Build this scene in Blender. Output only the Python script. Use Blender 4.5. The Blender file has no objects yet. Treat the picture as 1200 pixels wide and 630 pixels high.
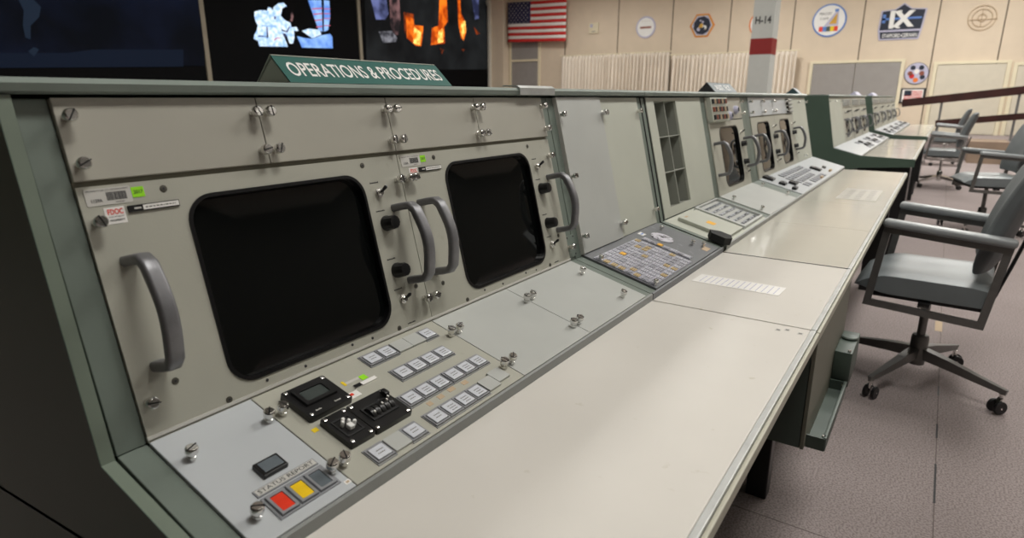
import bpy, bmesh, math, random
from mathutils import Matrix, Vector
random.seed(7)
H = 1.18            # eye height above the floor; the console tops are level with it
scn = bpy.context.scene
COL = scn.collection
R = math.radians

# ------------------------------------------------------------------ materials
def lin(c):
    return tuple((v/255/12.92 if v/255 <= .04045 else ((v/255+.055)/1.055)**2.4) for v in c) + (1,)
MATS = {}
def mat(name, rgb, rough=.5, metal=0, var=.06, scale=6, bump=0, bscale=60, coat=0, emit=None, es=1, spec=.5, speck=None):
    if name in MATS: return MATS[name]
    m = bpy.data.materials.new(name); m.use_nodes = True
    nt = m.node_tree; b = nt.nodes['Principled BSDF']
    c = lin(rgb)
    tc = nt.nodes.new('ShaderNodeTexCoord')
    n = nt.nodes.new('ShaderNodeTexNoise'); n.inputs['Scale'].default_value = scale; n.inputs['Detail'].default_value = 5
    nt.links.new(tc.outputs['Object'], n.inputs['Vector'])
    r = nt.nodes.new('ShaderNodeValToRGB')
    r.color_ramp.elements[0].position = .3; r.color_ramp.elements[1].position = .7
    r.color_ramp.elements[0].color = tuple(v*(1-var) for v in c[:3])+(1,)
    r.color_ramp.elements[1].color = tuple(min(1, v*(1+var)) for v in c[:3])+(1,)
    nt.links.new(n.outputs['Fac'], r.inputs['Fac'])
    out = r.outputs['Color']
    if speck:
        s = nt.nodes.new('ShaderNodeTexNoise'); s.inputs['Scale'].default_value = speck[1]; s.inputs['Detail'].default_value = 3
        nt.links.new(tc.outputs['Object'], s.inputs['Vector'])
        rr = nt.nodes.new('ShaderNodeValToRGB'); rr.color_ramp.elements[0].position = speck[2]; rr.color_ramp.elements[1].position = speck[3]
        rr.color_ramp.elements[0].color = (0,0,0,1); rr.color_ramp.elements[1].color = (1,1,1,1)
        nt.links.new(s.outputs['Fac'], rr.inputs['Fac'])
        mx = nt.nodes.new('ShaderNodeMixRGB'); nt.links.new(rr.outputs['Color'], mx.inputs['Fac'])
        nt.links.new(out, mx.inputs['Color1']); mx.inputs['Color2'].default_value = lin(speck[0])
        out = mx.outputs['Color']
    nt.links.new(out, b.inputs['Base Color'])
    b.inputs['Roughness'].default_value = rough; b.inputs['Metallic'].default_value = metal
    b.inputs['Specular IOR Level'].default_value = spec
    if coat:
        b.inputs['Coat Weight'].default_value = coat; b.inputs['Coat Roughness'].default_value = .12
    if bump:
        n2 = nt.nodes.new('ShaderNodeTexNoise'); n2.inputs['Scale'].default_value = bscale; n2.inputs['Detail'].default_value = 4
        nt.links.new(tc.outputs['Object'], n2.inputs['Vector'])
        bp = nt.nodes.new('ShaderNodeBump'); bp.inputs['Strength'].default_value = bump; bp.inputs['Distance'].default_value = .002
        nt.links.new(n2.outputs['Fac'], bp.inputs['Height']); nt.links.new(bp.outputs['Normal'], b.inputs['Normal'])
    if emit:
        b.inputs['Emission Color'].default_value = lin(emit); b.inputs['Emission Strength'].default_value = es
    MATS[name] = m
    return m
mat('olive_shade', (118,115,98), .6)
mat('panel', (171,170,158), .45, var=.04, scale=9, bump=.05, bscale=300, speck=((150,146,132), 23, .66, .8))
mat('panel_top', (168,165,154), .38, var=.05, scale=5, speck=((158,152,138), 17, .68, .8))
mat('panel_blank', (178,180,176), .4, var=.04, scale=8)
mat('panel_cool', (184,188,191), .35, var=.03, scale=12)
mat('panel_plain', (182,184,172), .5, var=.04, scale=6)
mat('green_frame', (108,118,110), .45, var=.07, scale=14, bump=.04, bscale=200)
mat('green_rail', (126,137,130), .38, var=.08, scale=10, bump=.05, bscale=150)
mat('green_flange', (114,125,112), .45, var=.05, scale=10)
mat('green_dark', (70,82,74), .5, var=.08, scale=12, bump=.05, bscale=200)
mat('green_end', (66,84,72), .55, var=.06, scale=6)
mat('cavity', (40,42,40), .7, var=.1)
mat('desk_top', (213,209,202), .3, var=.035, scale=4, speck=((190,184,168), 38, .69, .82), spec=.5)
mat('desk_plexi', (208,205,194), .12, var=.03, scale=4, spec=.6)
mat('alu', (170,174,174), .35, .7, var=.1, scale=30)
mat('alu_edge', (190,192,190), .4, .5, var=.1, scale=30)
mat('cream_edge', (182,180,164), .5, var=.08, scale=20)
mat('chrome', (222,221,218), .2, 1, var=.03)
mat('handle_grey', (124,124,127), .42, .55, var=.08, scale=60, bump=.1, bscale=400)
mat('black', (18,18,19), .35, var=.2, scale=40)
mat('black_soft', (20,20,21), .75, var=.2, scale=40)
mat('bezel', (12,12,14), .3, var=.1)
mat('glass_dark', (10,12,12), .07, var=.05, spec=.6)
mat('screw_dark', (96,94,86), .4, .7, var=.2, scale=80)
mat('sticker_white', (232,230,226), .5, var=.02)
mat('sticker_grey', (196,194,188), .5, var=.02)
mat('sticker_green', (150,225,20), .5, var=.03)
mat('sticker_red', (226,60,40), .5, var=.05)
mat('sticker_yellow', (232,200,20), .5, var=.04)
mat('sticker_orange', (236,176,40), .5, var=.04)
mat('ink', (44,44,46), .6)
mat('card', (206,204,196), .3)  # pale tone of the reflection painted on the far worktop
mat('reflection_mark', (184,182,176), .3)
mat('ink_soft', (110,108,104), .6)
mat('btn_frame', (146,148,152), .35, .3, var=.1, scale=60)
mat('btn_cap', (204,207,214), .22, var=.06, scale=90)
mat('btn_red', (222,58,34), .25, var=.08, scale=60)
mat('btn_yellow', (236,196,30), .25, var=.06, scale=60)
mat('btn_grey', (98,106,112), .25, var=.06, scale=60)
mat('lcd', (70,76,74), .15, var=.05)
mat('sign_green', (22,92,84), .4, var=.04)
mat('sign_slate', (58,78,84), .4, var=.04)
mat('white', (235,235,232), .5, var=.02)
mat('kp_slab', (104,106,109), .5, var=.06, scale=20, speck=((120,122,126), 60, .62, .7))
mat('kp_a', (190,190,200), .3, var=.2, scale=120)
mat('kp_b', (166,166,176), .3, var=.25, scale=120)
mat('kp_c', (190,164,110), .35, var=.2, scale=120)
mat('kp_disc', (205,203,212), .3, var=.1, scale=50, speck=((90,88,96), 90, .55, .62))
mat('carpet', (160,149,147), .95, var=.05, scale=2.5, speck=((131,121,119), 165, .44, .60), spec=.1)
mat('ped_front', (116,115,101), .55)
mat('lip', (132,134,132), .4, .3)
mat('step', (150,130,112), .6)
mat('seam', (96,86,83), .9)
mat('gallery', (70,68,62), .6)
mat('trough', (84,94,88), .5, .2)
mat('cell', (146,148,139), .6)
mat('wall_beige', (216,200,178), .8, var=.03, scale=3, bump=.1, bscale=120)
mat('wall_joint', (92,80,66), .8)
mat('cream', (224,214,186), .6, var=.03)
mat('door_grey', (150,146,142), .55, var=.04)
mat('door_cream', (206,198,180), .6, var=.03)
mat('curtain', (226,216,202), .85, var=.04, scale=3)
mat('curtain_tan', (178,150,110), .85, var=.04)
mat('column_grey', (182,184,180), .7, var=.03)
mat('column_light', (206,202,190), .7, var=.03)
mat('band_red', (128,14,12), .6, var=.05)
mat('ceiling', (214,210,200), .9)
mat('wood_rail', (50,20,16), .35, var=.3, scale=5, coat=.2)
mat('steel_post', (128,128,128), .4, .6)
mat('leather', (120,126,128), .42, var=.06, scale=10, bump=.25, bscale=240)
mat('leather_back', (98,103,105), .55, var=.06, scale=10, bump=.4, bscale=320)
mat('arm_pad', (146,150,152), .4, var=.05, scale=10, bump=.1, bscale=200)
mat('chair_steel', (112,111,108), .35, .55, var=.08, scale=30)
mat('caster_black', (16,16,17), .4)
mat('flag_red', (200,44,40), .7, var=.05)
mat('flag_white', (236,232,228), .7, var=.03)
mat('flag_blue', (36,40,76), .7, var=.05)
mat('navy', (26,34,52), .5)
mat('lilac', (186,184,206), .5)
mat('orange', (226,120,40), .5)
mat('blue', (90,130,200), .5)
mat('gold', (206,160,60), .5)
mat('brown', (140,78,60), .5)
mat('tape', (186,164,136), .8)
mat('screen_black', (6,7,9), .7, spec=.1)
mat('screen_frame', (150,142,124), .6)
mat('screen_post', (120,112,98), .6)
mat('lamp', (255,255,255), .5, emit=(255,246,232), es=3.0)
def em(name, rgb, s=1.0):
    return mat(name, (3,3,4), .7, emit=rgb, es=s, spec=.1)
em('pic_navy', (6,10,22), .8); em('pic_navy2', (16,24,38), .8); em('pic_slate', (28,38,52), .8)
em('pic_white', (208,230,255), 1.3); em('pic_blue', (120,165,235), 1.2); em('pic_sky', (84,92,140), .8)
em('pic_pink', (186,90,110), 1); em('pic_fire', (236,100,20), 1.3); em('pic_fire2', (255,190,70), 1.5)
em('pic_ember', (110,44,16), 1); em('pic_smoke', (112,84,84), .7); em('pic_grey', (120,122,130), .7); em('pic_dim', (26,27,28), .9)

# ------------------------------------------------------------------ mesh builder
class MB:
    def __init__(s): s.v=[]; s.f=[]; s.m=[]; s.names=[]; s.M=Matrix.Identity(4); s.smooth=[]
    def mi(s, n):
        if n not in s.names: s.names.append(n)
        return s.names.index(n)
    def add(s, vs, fs, m, smooth=False, M=None):
        T = s.M @ M if M is not None else s.M
        o=len(s.v); s.v += [T @ Vector(p) for p in vs]; k=s.mi(m)
        for f in fs: s.f.append([i+o for i in f]); s.m.append(k); s.smooth.append(smooth)
        return s
    def bm(s, bm, m, smooth=False, M=None):
        bm.verts.ensure_lookup_table(); bm.verts.index_update()
        s.add([v.co.copy() for v in bm.verts], [[v.index for v in f.verts] for f in bm.faces], m, smooth, M); bm.free(); return s
    def box(s, lo, hi, m, bev=0, seg=2, smooth=False, M=None):
        bm=bmesh.new(); bmesh.ops.create_cube(bm, size=1)
        c=[(a+b)/2 for a,b in zip(lo,hi)]; d=[b-a for a,b in zip(lo,hi)]
        for v in bm.verts: v.co=Vector([c[i]+v.co[i]*d[i] for i in range(3)])
        if bev: bmesh.ops.bevel(bm, geom=list(bm.edges), offset=bev, segments=seg, affect='EDGES', profile=.5)
        return s.bm(bm, m, smooth or bev>0 and seg>2, M)
    def prism(s, pts, z0, z1, m, M=None, smooth=False):
        n=len(pts); a=sum(pts[i][0]*pts[(i+1)%n][1]-pts[(i+1)%n][0]*pts[i][1] for i in range(n))
        if a<0: pts=pts[::-1]
        vs=[(x,y,z0) for x,y in pts]+[(x,y,z1) for x,y in pts]
        fs=[list(range(n))[::-1], [n+i for i in range(n)]]
        fs+=[[i,(i+1)%n,n+(i+1)%n,n+i] for i in range(n)]
        return s.add(vs, fs, m, smooth, M)
    def xprism(s, yz, x0, x1, m):           # profile in the y-z plane swept along x
        M=Matrix(((0,0,1,0),(1,0,0,0),(0,1,0,0),(0,0,0,1)))
        return s.prism(yz, x0, x1, m, M)
    def lathe(s, prof, m, seg=20, M=None, smooth=True):
        vs=[]; fs=[]
        for r,z in prof:
            for i in range(seg):
                a=2*math.pi*i/seg; vs.append((r*math.cos(a), r*math.sin(a), z))
        for j in range(len(prof)-1):
            for i in range(seg):
                k=(i+1)%seg; fs.append([j*seg+i, j*seg+k, (j+1)*seg+k, (j+1)*seg+i])
        fs.append(list(range(seg))[::-1]); fs.append([(len(prof)-1)*seg+i for i in range(seg)])
        return s.add(vs, fs, m, smooth, M)
    def cyl(s, c, r, h, m, seg=20, M=None, bev=0):
        T=Matrix.Translation(c); T = M @ T if M is not None else T
        p=[(r,0),(r,h)] if not bev else [(r,0),(r,h-bev),(r-bev,h)]
        return s.lathe(p, m, seg, T, smooth=False) if seg<12 else s.lathe(p, m, seg, T)
    def sweep(s, path, sect, m, closed=False, up=(1,0,0), smooth=True, scales=None):
        P=[Vector(p) for p in path]; n=len(P); k=len(sect); vs=[]; fs=[]
        for i,p in enumerate(P):
            a=P[(i-1)%n] if closed or i>0 else P[i]; b=P[(i+1)%n] if closed or i<n-1 else P[i]
            t=(b-a).normalized(); u=Vector(up); u=(u-t*u.dot(t)).normalized(); w=t.cross(u); sc=scales[i] if scales else 1
            vs += [p+u*(q[0]*sc)+w*(q[1]*sc) for q in sect]
        for i in range(n if closed else n-1):
            j=(i+1)%n
            for q in range(k):
                r=(q+1)%k; fs.append([i*k+q, i*k+r, j*k+r, j*k+q])
        if not closed: fs.append(list(range(k))[::-1]); fs.append([(n-1)*k+q for q in range(k)])
        return s.add(vs, fs, m, smooth)
    def tube(s, path, r, m, seg=8, closed=False, up=(1,0,0)):
        return s.sweep(path, [(r*math.cos(2*math.pi*i/seg), r*math.sin(2*math.pi*i/seg)) for i in range(seg)], m, closed, up)
    def plate_hole(s, x0,x1,y0,y1, hx0,hx1,hy0,hy1, r, z0, z1, m, n=6):
        inner=rr(hx0,hx1,hy0,hy1,r,n); k=n+1
        oc=[(x1,y1),(x0,y1),(x0,y0),(x1,y0)]
        vs=[(x,y,z1) for x,y in oc]+[(x,y,z1) for x,y in inner]+[(x,y,z0) for x,y in oc]+[(x,y,z0) for x,y in inner]
        N=4+len(inner); fs=[]
        for c in range(4):
            for i in range(n): fs.append([c, 4+c*k+i+1, 4+c*k+i][::1])
            d=(c+1)%4; fs.append([c, d, 4+d*k, 4+c*k+n])
            fs.append([c, N+c, N+d, d])
        L=len(inner)
        for i in range(L):
            j=(i+1)%L; fs.append([4+i,4+j,N+4+j,N+4+i])
        s.add(vs, fs, m); return s
    def ring(s, o, i, z0, z1, m):
        L=len(o); vs=[(x,y,z1) for x,y in o]+[(x,y,z1) for x,y in i]+[(x,y,z0) for x,y in o]+[(x,y,z0) for x,y in i]; fs=[]
        for a in range(L):
            b=(a+1)%L; fs+=[[a,b,L+b,L+a],[a,2*L+a,2*L+b,b],[L+a,L+b,3*L+b,3*L+a]]
        return s.add(vs,fs,m)
    def dome(s, x0,x1,y0,y1,r, z, h, m, n=6):   # shallow convex glass
        ring=rr(x0,x1,y0,y1,r,n); cx,cy=(x0+x1)/2,(y0+y1)/2; L=len(ring); vs=[]; fs=[]; K=6
        for q in range(K):
            t=1-q/K
            vs+=[(cx+(x-cx)*t, cy+(y-cy)*t, z+h*(1-t*t)) for x,y in ring]
        vs.append((cx,cy,z+h))
        for q in range(K-1):
            for i in range(L):
                j=(i+1)%L; fs.append([q*L+i,q*L+j,(q+1)*L+j,(q+1)*L+i])
        for i in range(L): fs.append([(K-1)*L+i,(K-1)*L+(i+1)%L,K*L])
        return s.add(vs, fs, m, True)
    def text(s, body, x, y, w, h, z, m, M=None, th=.0004, bold=0):
        cu=bpy.data.curves.new('t','FONT'); cu.body=body; cu.size=1; cu.extrude=0; cu.offset=bold; cu.resolution_u=3
        o=bpy.data.objects.new('t',cu); COL.objects.link(o)
        dg=bpy.context.evaluated_depsgraph_get(); me=bpy.data.meshes.new_from_object(o.evaluated_get(dg))
        vs=[v.co.copy() for v in me.vertices]; fs=[list(p.vertices) for p in me.polygons]
        bpy.data.objects.remove(o); bpy.data.curves.remove(cu); bpy.data.meshes.remove(me)
        a=min(v.x for v in vs); b=max(v.x for v in vs); c=min(v.y for v in vs); d=max(v.y for v in vs)
        n=len(vs)
        P=[(x+(v.x-a)/(b-a)*w, y+(v.y-c)/(d-c)*h, z+th) for v in vs]
        return s.add(P, fs, m, False, M)
    def mesh(s, name):
        me=bpy.data.meshes.new(name); me.from_pydata([tuple(v) for v in s.v], [], s.f)
        for n in s.names: me.materials.append(MATS[n])
        for p,k,sm in zip(me.polygons, s.m, s.smooth): p.material_index=k; p.use_smooth=sm
        bm=bmesh.new(); bm.from_mesh(me); bmesh.ops.recalc_face_normals(bm, faces=bm.faces); bm.to_mesh(me); bm.free()
        if any(s.smooth):
            try: me.set_sharp_from_angle(angle=R(38))
            except Exception: pass
        return me
def rr(x0,x1,y0,y1,r,n=6):
    out=[]
    for cx,cy,a0 in ((x1-r,y1-r,0),(x0+r,y1-r,90),(x0+r,y0+r,180),(x1-r,y0+r,270)):
        for i in range(n+1):
            a=R(a0+90*i/n); out.append((cx+r*math.cos(a), cy+r*math.sin(a)))
    return out

WM = {}
def link(name, data, parent=None, M=Matrix.Identity(4)):
    o=bpy.data.objects.new(name, data); COL.objects.link(o)
    WM[o.name]=M.copy()
    if parent is not None:
        o.parent=parent; o.matrix_basis = WM[parent.name].inverted() @ M
    else: o.matrix_basis = M
    return o
def obj(name, mb, parent=None, M=Matrix.Identity(4), label=None):
    o=link(name, mb.mesh(name) if isinstance(mb, MB) else mb, parent, M)
    if label: o['label']=label
    return o
def thing(name, label, cat, loc=(0,0,0), rz=0, group=None):
    o=link(name, None, None, Matrix.Translation(loc) @ Matrix.Rotation(rz,4,'Z')); o.empty_display_size=.1
    o['label']=label; o['category']=cat
    if group: o['group']=group
    return o
def tag(o, label, cat, group=None):
    o['label']=label; o['category']=cat
    if group: o['group']=group
    return o
def struct(name, mb, M=Matrix.Identity(4), parent=None):
    o=obj(name, mb, parent, M)
    if parent is None: o['kind']='structure'
    return o

# ------------------------------------------------------------------ camera and pixel rays
F=726.0
YAW,PIT=R(34.25),R(15.48)
fw=Vector((math.cos(YAW)*math.cos(PIT), math.sin(YAW)*math.cos(PIT), -math.sin(PIT)))
rt=Vector((math.sin(YAW),-math.cos(YAW),0)); upv=rt.cross(fw)
cam=bpy.data.cameras.new('camera'); co=bpy.data.objects.new('camera',cam); COL.objects.link(co)
cam.sensor_width=36; cam.lens=F/1200*36; cam.clip_start=.02; cam.clip_end=100
co.matrix_world=Matrix(((rt.x,upv.x,-fw.x,0),(rt.y,upv.y,-fw.y,0),(rt.z,upv.z,-fw.z,H),(0,0,0,1)))
cam.dof.use_dof=True; cam.dof.focus_distance=1.15; cam.dof.aperture_fstop=5.5
scn.camera=co
def ray(u,v): return fw+rt*((u-600)/F)+upv*((315-v)/F)
def onx(u,v,x): r=ray(u,v); p=r*(x/r.x); return Vector((p.x,p.y,p.z+H))
def ony(u,v,y): r=ray(u,v); p=r*(y/r.y); return Vector((p.x,p.y,p.z+H))

# ------------------------------------------------------------------ console geometry
TOP=(.774,H); MID=(.683,H-.373); LOW=(.488,H-.4255); DZ=H-.44
def frame(P, Q):            # frame at the lower edge P looking up to Q: x along the row, y up the face, z outward
    v=Vector((0,Q[0]-P[0],Q[1]-P[1])).normalized(); n=Vector((1,0,0)).cross(v)
    def f(x, s=0, h=0):
        o=Vector((x,P[0],P[1]))+v*s+n*h
        return Matrix(((1,v.x,n.x,o.x),(0,v.y,n.y,o.y),(0,v.z,n.z,o.z),(0,0,0,1)))
    return f
FM=frame(MID,TOP); FL=frame(LOW,MID)
LM=.3839; LL=.2019

# shared meshes -------------------------------------------------------------
def thumb_mesh():
    b=MB()
    b.lathe([(.0048,0),(.0048,.0045),(.0038,.005),(.0038,.0075),(.0060,.0078),(.0068,.0092),(.0071,.0112),(.0071,.0148),(.0066,.0165),(.0052,.0176)],'chrome',20)
    b.box((-.0068,-.0008,.0155),(.0068,.0008,.0178),'black')
    return b.mesh('thumb_screw')
TH=thumb_mesh()
def small_screw():
    b=MB(); b.lathe([(.0042,-.0004),(.0042,.0006),(.0030,.0009)],'screw_dark',16)
    b.lathe([(.0015,.0006),(.0015,.0011)],'ink',8); return b.mesh('screw')
SC=small_screw()
def dark_screw():
    b=MB(); b.lathe([(.0022,-.0004),(.0020,.0007)],'ink',10); return b.mesh('screw')
DSC=dark_screw()
def handle_mesh(h=.122):
    b=MB(); n=16; path=[]
    # flat cast bar bowed outward between two feet, local y up the panel
    pts=[(-h/2,0),(-h/2,.022),(-h/2+.001,.036),(-h/2+.009,.045)]
    for i in range(9):
        t=i/8; y=-h/2+.018+(h-.036)*t; pts.append((y,.048+.009*math.sin(math.pi*t)))
    pts+=[(h/2-.009,.045),(h/2-.001,.036),(h/2,.022),(h/2,0)]
    sect=[(.0075*math.cos(a)*(1 if abs(math.cos(a))>.3 else 1), .0052*math.sin(a)) for a in [2*math.pi*i/12 for i in range(12)]]
    sect=rr(-.0095,.0095,-.0065,.0065,.0042,3)
    sc=[.95,.95,.95,1]+[1.0]*9+[1,.95,.95,.95]
    b.sweep([(0,y,z) for y,z in pts], sect, 'handle_grey', up=(1,0,0), scales=sc)
    return b.mesh('handle')
HD=handle_mesh()
def knob_mesh():
    b=MB(); n=24
    prof=[(.0125,0),(.0125,.004),(.0115,.006),(.0112,.019),(.0100,.0215),(.006,.022)]
    vs=[];fs=[]
    for j,(r,z) in enumerate(prof):
        for i in range(n*2):
            a=math.pi*i/n; q=r*(1-(.05 if (i%4<2 and 1<j<5) else 0)); vs.append((q*math.cos(a),q*math.sin(a),z))
    N=2*n
    for j in range(len(prof)-1):
        for i in range(N): k=(i+1)%N; fs.append([j*N+i,j*N+k,(j+1)*N+k,(j+1)*N+i])
    fs.append(list(range(N))[::-1]); fs.append([(len(prof)-1)*N+i for i in range(N)])
    b.add(vs,fs,'black',True); return b.mesh('knob')
KN=knob_mesh()
def toggle_mesh():
    b=MB()
    b.lathe([(.0075,0),(.0075,.003),(.0055,.0035),(.0055,.007),(.0040,.0085)],'chrome',16)
    T=Matrix.Translation((0,0,.006)) @ Matrix.Rotation(R(-28),4,'X')
    b.lathe([(.0015,0),(.0028,.010),(.0030,.015),(.0015,.0175)],'black',12,T)
    return b.mesh('toggle_switch')
TG=toggle_mesh()
def put(name, me, parent, FF, x, s, h=.004, label=None, rot=0, sc=1):
    M=FF(x,s,h)
    if me is TH: rot=random.uniform(0,3.1)
    if rot: M=M @ Matrix.Rotation(rot,4,'Z')
    if sc!=1: M=M @ Matrix.Scale(sc,4)
    return obj(name, me, parent, M, label)
def button_mesh(cap='btn_cap', w=.0285, h=.026, lines=True, seed=0, fr='btn_frame'):
    rnd=random.Random(seed); b=MB()
    b.plate_hole(-w/2,w/2,-h/2,h/2,-w/2+.0022,w/2-.0022,-h/2+.0022,h/2-.0022,.0006,0,.0030,fr,1)
    b.box((-w/2+.0024,-h/2+.0024,0),(w/2-.0024,h/2-.0024,.0006),'ink')
    b.box((-w/2+.0031,-h/2+.0031,0),(w/2-.0031,h/2-.0031,.0046),cap,.0008)
    if lines:
        for k,yy in enumerate(rnd.choice([(.003,-.0015,-.006),(.0022,-.0028),(.0035,-.001,-.0055)])):
            x=-.006+rnd.random()*.002
            while x<.006:
                d=.0008+rnd.random()*.0022; b.box((x,yy-.0007,.0046),(min(x+d,.0066),yy+.0007,.00475),'ink_soft'); x+=d+.0007
    return b.mesh('push_button')
BT=[button_mesh(seed=i) for i in range(4)]

def rail_profile(z=0):
    return [(.758,H+.006),(.756,H+.014),(.762,H+.0195),(.80,H+.0205),(1.20,H+.0205),(1.20,H+.004),(.80,H+.004),(.766,H+.003)]
def body_profile(back=1.20, s=.05):
    # cabinet body lies s behind the faces
    return [(.774+s,H+.004),(.683+s,MID[1]-.01),(.50,LOW[1]-.06),(.50,LOW[1]-.10),(.62,LOW[1]-.10),(.66,.02),(back,.02),(back,H+.004)]
def end_profile(t=.012):
    return [(.762,H+t),(.681,MID[1]-.002),(.487,LOW[1]+.002),(.137,DZ+.006),(.137,DZ-.05),(.50,DZ-.075),(.62,DZ-.12),(.66,.0),(1.22,.0),(1.22,H+t)]

def worktop(parent, x0, x1, m='desk_top', label=None, edge=True):
    w=obj('worktop', MB().box((x0+.0012,.1568,DZ-.022),(x1-.0012,.486,DZ),m,.0015), parent, label=label)
    e=MB()
    e.box((x0+.0008,.1466,DZ-.022),(x1-.0008,.1563,DZ+.0008),'alu_edge',.0015)
    e.box((x0+.0008,.140,DZ-.021),(x1-.0008,.1464,DZ-.003),'cream_edge',.0015)
    obj('edge_trim', e, w)
    u=MB(); u.box((x0+.01,.18,DZ-.050),(x1-.01,.486,DZ-.023),'green_dark')
    obj('desk_frame', u, parent)
    return w
def lip(parent, x0, x1, m='lip'):
    b=MB(); b.xprism([(.4875,LOW[1]+.002),(.4835,LOW[1]+.0005),(.4835,DZ+.0005),(.4905,DZ+.0005),(.4905,LOW[1]-.001)],x0+.0006,x1-.0006,m)
    return obj('front_lip', b, parent)

def plain_panel(parent, FF, x0, x1, s0, s1, m, h=.004, name='blank_panel', label=None, thumbs=(), th_h=None):
    p=obj(name, MB().box((.0007,s0+.0007,-.003),(x1-x0-.0007,s1-.0007,h),m,.0008), parent, FF(x0), label)
    for (x,s) in thumbs: put('thumb_screw', TH, p, FF, x, s, h)
    return p

def stickers(p, FF, x, s, big=True):
    # x,s: lower left corner of the barcode tag
    b=MB(); b.prism(rr(0,.047,0,.0185,.002,3),0,.0006,'sticker_grey')
    b.text('PROPERTY OF U.S. GOVERNMENT',.002,.0153,.043,.0018,.0006,'ink')
    rnd=random.Random(3); xx=.021
    while xx<.041:
        d=.0004+rnd.random()*.0009; b.box((xx,.0045,.0006),(xx+d,.0135,.0008),'ink'); xx+=d+.0005
    b.text('1159A',.005,.0035,.011,.0038,.0006,'ink',bold=.01)
    b.box((.029,.0018,.0006),(.038,.0026,.0008),'ink_soft')
    obj('barcode_tag', b, p, FF(x,s,.004))
    b=MB(); b.box((0,0,0),(.0135,.0115,.0005),'sticker_green'); b.text('2017',.0018,.0040,.0100,.0040,.0005,'ink')
    obj('year_sticker', b, p, FF(x+.0475,s+.0045,.004), 'bright green year sticker')
    b=MB(); b.box((0,0,0),(.021,.0185,.0005),'sticker_white')
    b.text('FDOC',.0030,.0102,.0160,.0062,.0005,'sticker_red',bold=.02)
    b.text('EQUIPMENT',.0035,.0068,.0155,.0017,.0005,'ink'); b.text('PROPERTY',.0035,.0028,.0155,.0022,.0005,'ink',bold=.02)
    obj('property_sticker', b, p, FF(x+.0145,s-.0215,.004), 'white sticker with red lettering')
    b=MB(); b.box((0,0,0),(.057,.0075,.0022),'black'); b.box((.0155,.001,.0022),(.0562,.0065,.0027),'sticker_white',)
    xx=.018
    while xx<.053:
        d=.0008+rnd.random()*.003; b.box((xx,.003,.0027),(xx+d,.0044,.0029),'ink_soft'); xx+=d+.0012
    b.box((.006,.0028,.0022),(.0135,.0048,.0025),'sticker_grey')
    obj('name_strip', b, p, FF(x+.039,s-.0115,.004), 'black and white name strip')

def scribble(b, x, y, w, h, m='ink', seed=0):
    rnd=random.Random(seed); xx=x
    while xx<x+w-.0005:
        d=.0007+rnd.random()*.0013; b.box((xx,y,0),(xx+d,y+h*(.6+.4*rnd.random()),.0002),m); xx+=d+.0005
def monitor_panel(parent, x0, w, tags=False, detail=True, left=True, gl=(.110,.390), m='panel', lab=None):
    p=MB(); hx0,hx1=gl; s1=.2880
    p.plate_hole(.0007,w-.0007,.0007,s1,hx0,hx1,.024,.264,.034,-.003,.004,m,8)
    P=obj('monitor_panel', p, parent, FM(x0), lab)
    b=MB(); b.ring(rr(hx0-.0012,hx1+.0012,.0228,.2652,.035,8),rr(hx0+.0035,hx1-.0035,.0275,.2605,.031,8),-.006,.0058,'bezel')
    obj('bezel', b, P, FM(x0))
    g=MB(); g.dome(hx0+.003,hx1-.003,.027,.261,.031,-.0045,.005,'glass_dark',8); obj('screen', g, P, FM(x0))
    if left: put('handle', HD, P, FM, x0+.032, .142)
    put('handle', HD, P, FM, x0+w-.029, .142)
    for s in (.181,.103): put('knob', KN, P, FM, x0+.421, s)
    for s in (.231,.055): put('toggle_switch', TG, P, FM, x0+.419, s)
    if detail:
        for dx,ds in ((.09,.277),(.045,.057),(.1,.0115),(.398,.0115),(.398,.277),(.455,.068)): put('screw', SC, P, FM, x0+dx, ds)
        for i in range(4): put('screw', DSC, P, FM, x0+.155+i*.06 if i<2 else x0+.22+i*.04, .0135 if i%2 else .016)
        t=MB()
        for k,(dx,ds) in enumerate(((.405,.247),(.405,.2015),(.405,.1225),(.405,.072),(.418,.012))): scribble(t, dx, ds, .018, .0022, 'ink', k)
        obj('lettering', t, P, FM(x0,0,.0041))
    if tags: stickers(P, FM, x0+.007, .2665)
    return P

def bay(x0, x1, label, group='console bays of the near row'):
    return thing('console_bay', label, 'console', ((x0+x1)/2,.8,0), 0, group)
def shell(T, x0, x1, strips=(), s=.05, railseg=True, prof=None):
    obj('cabinet', MB().xprism(prof or body_profile(s=s), x0+.001, x1-.001, 'green_dark'), T)
    obj('top_rail', MB().xprism(rail_profile(), x0+.0008 if x0>.3 else .2245, x1-.0008, 'green_rail'), T)
    for a,b_ in strips:
        m=MB(); m.M=FM(0); m.box((a,.0,-.045),(b_,LM-.001,0),'green_frame',.001); m.M=FL(0); m.box((a,0.0,-.04),(b_,LL,0),'green_frame',.001)
        obj('frame_strip', m, T)

# ---- bay 1: nearest, two monitors and the lower control panels
B1=bay(.232,1.275,'nearest console bay, two large dark monitors and red and yellow status lamps')
shell(B1,.248,1.272,[(.2475,.2785),(1.2435,1.272)])
ob=MB(); ob.xprism(end_profile(.0025), .231, .2445, 'green_flange')
ob.xprism(end_profile(.0025), .2302, .2310, 'green_end')
for q in (0,1): ob.add([(.2296-.0*q,1.20,.61),(.2296,.137,.66+.10),(.2296,.137,.66+.104),(.2296,1.20,.614)],[[0,1,2,3]],'black')
EP=obj('end_panel', ob, B1)
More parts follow.
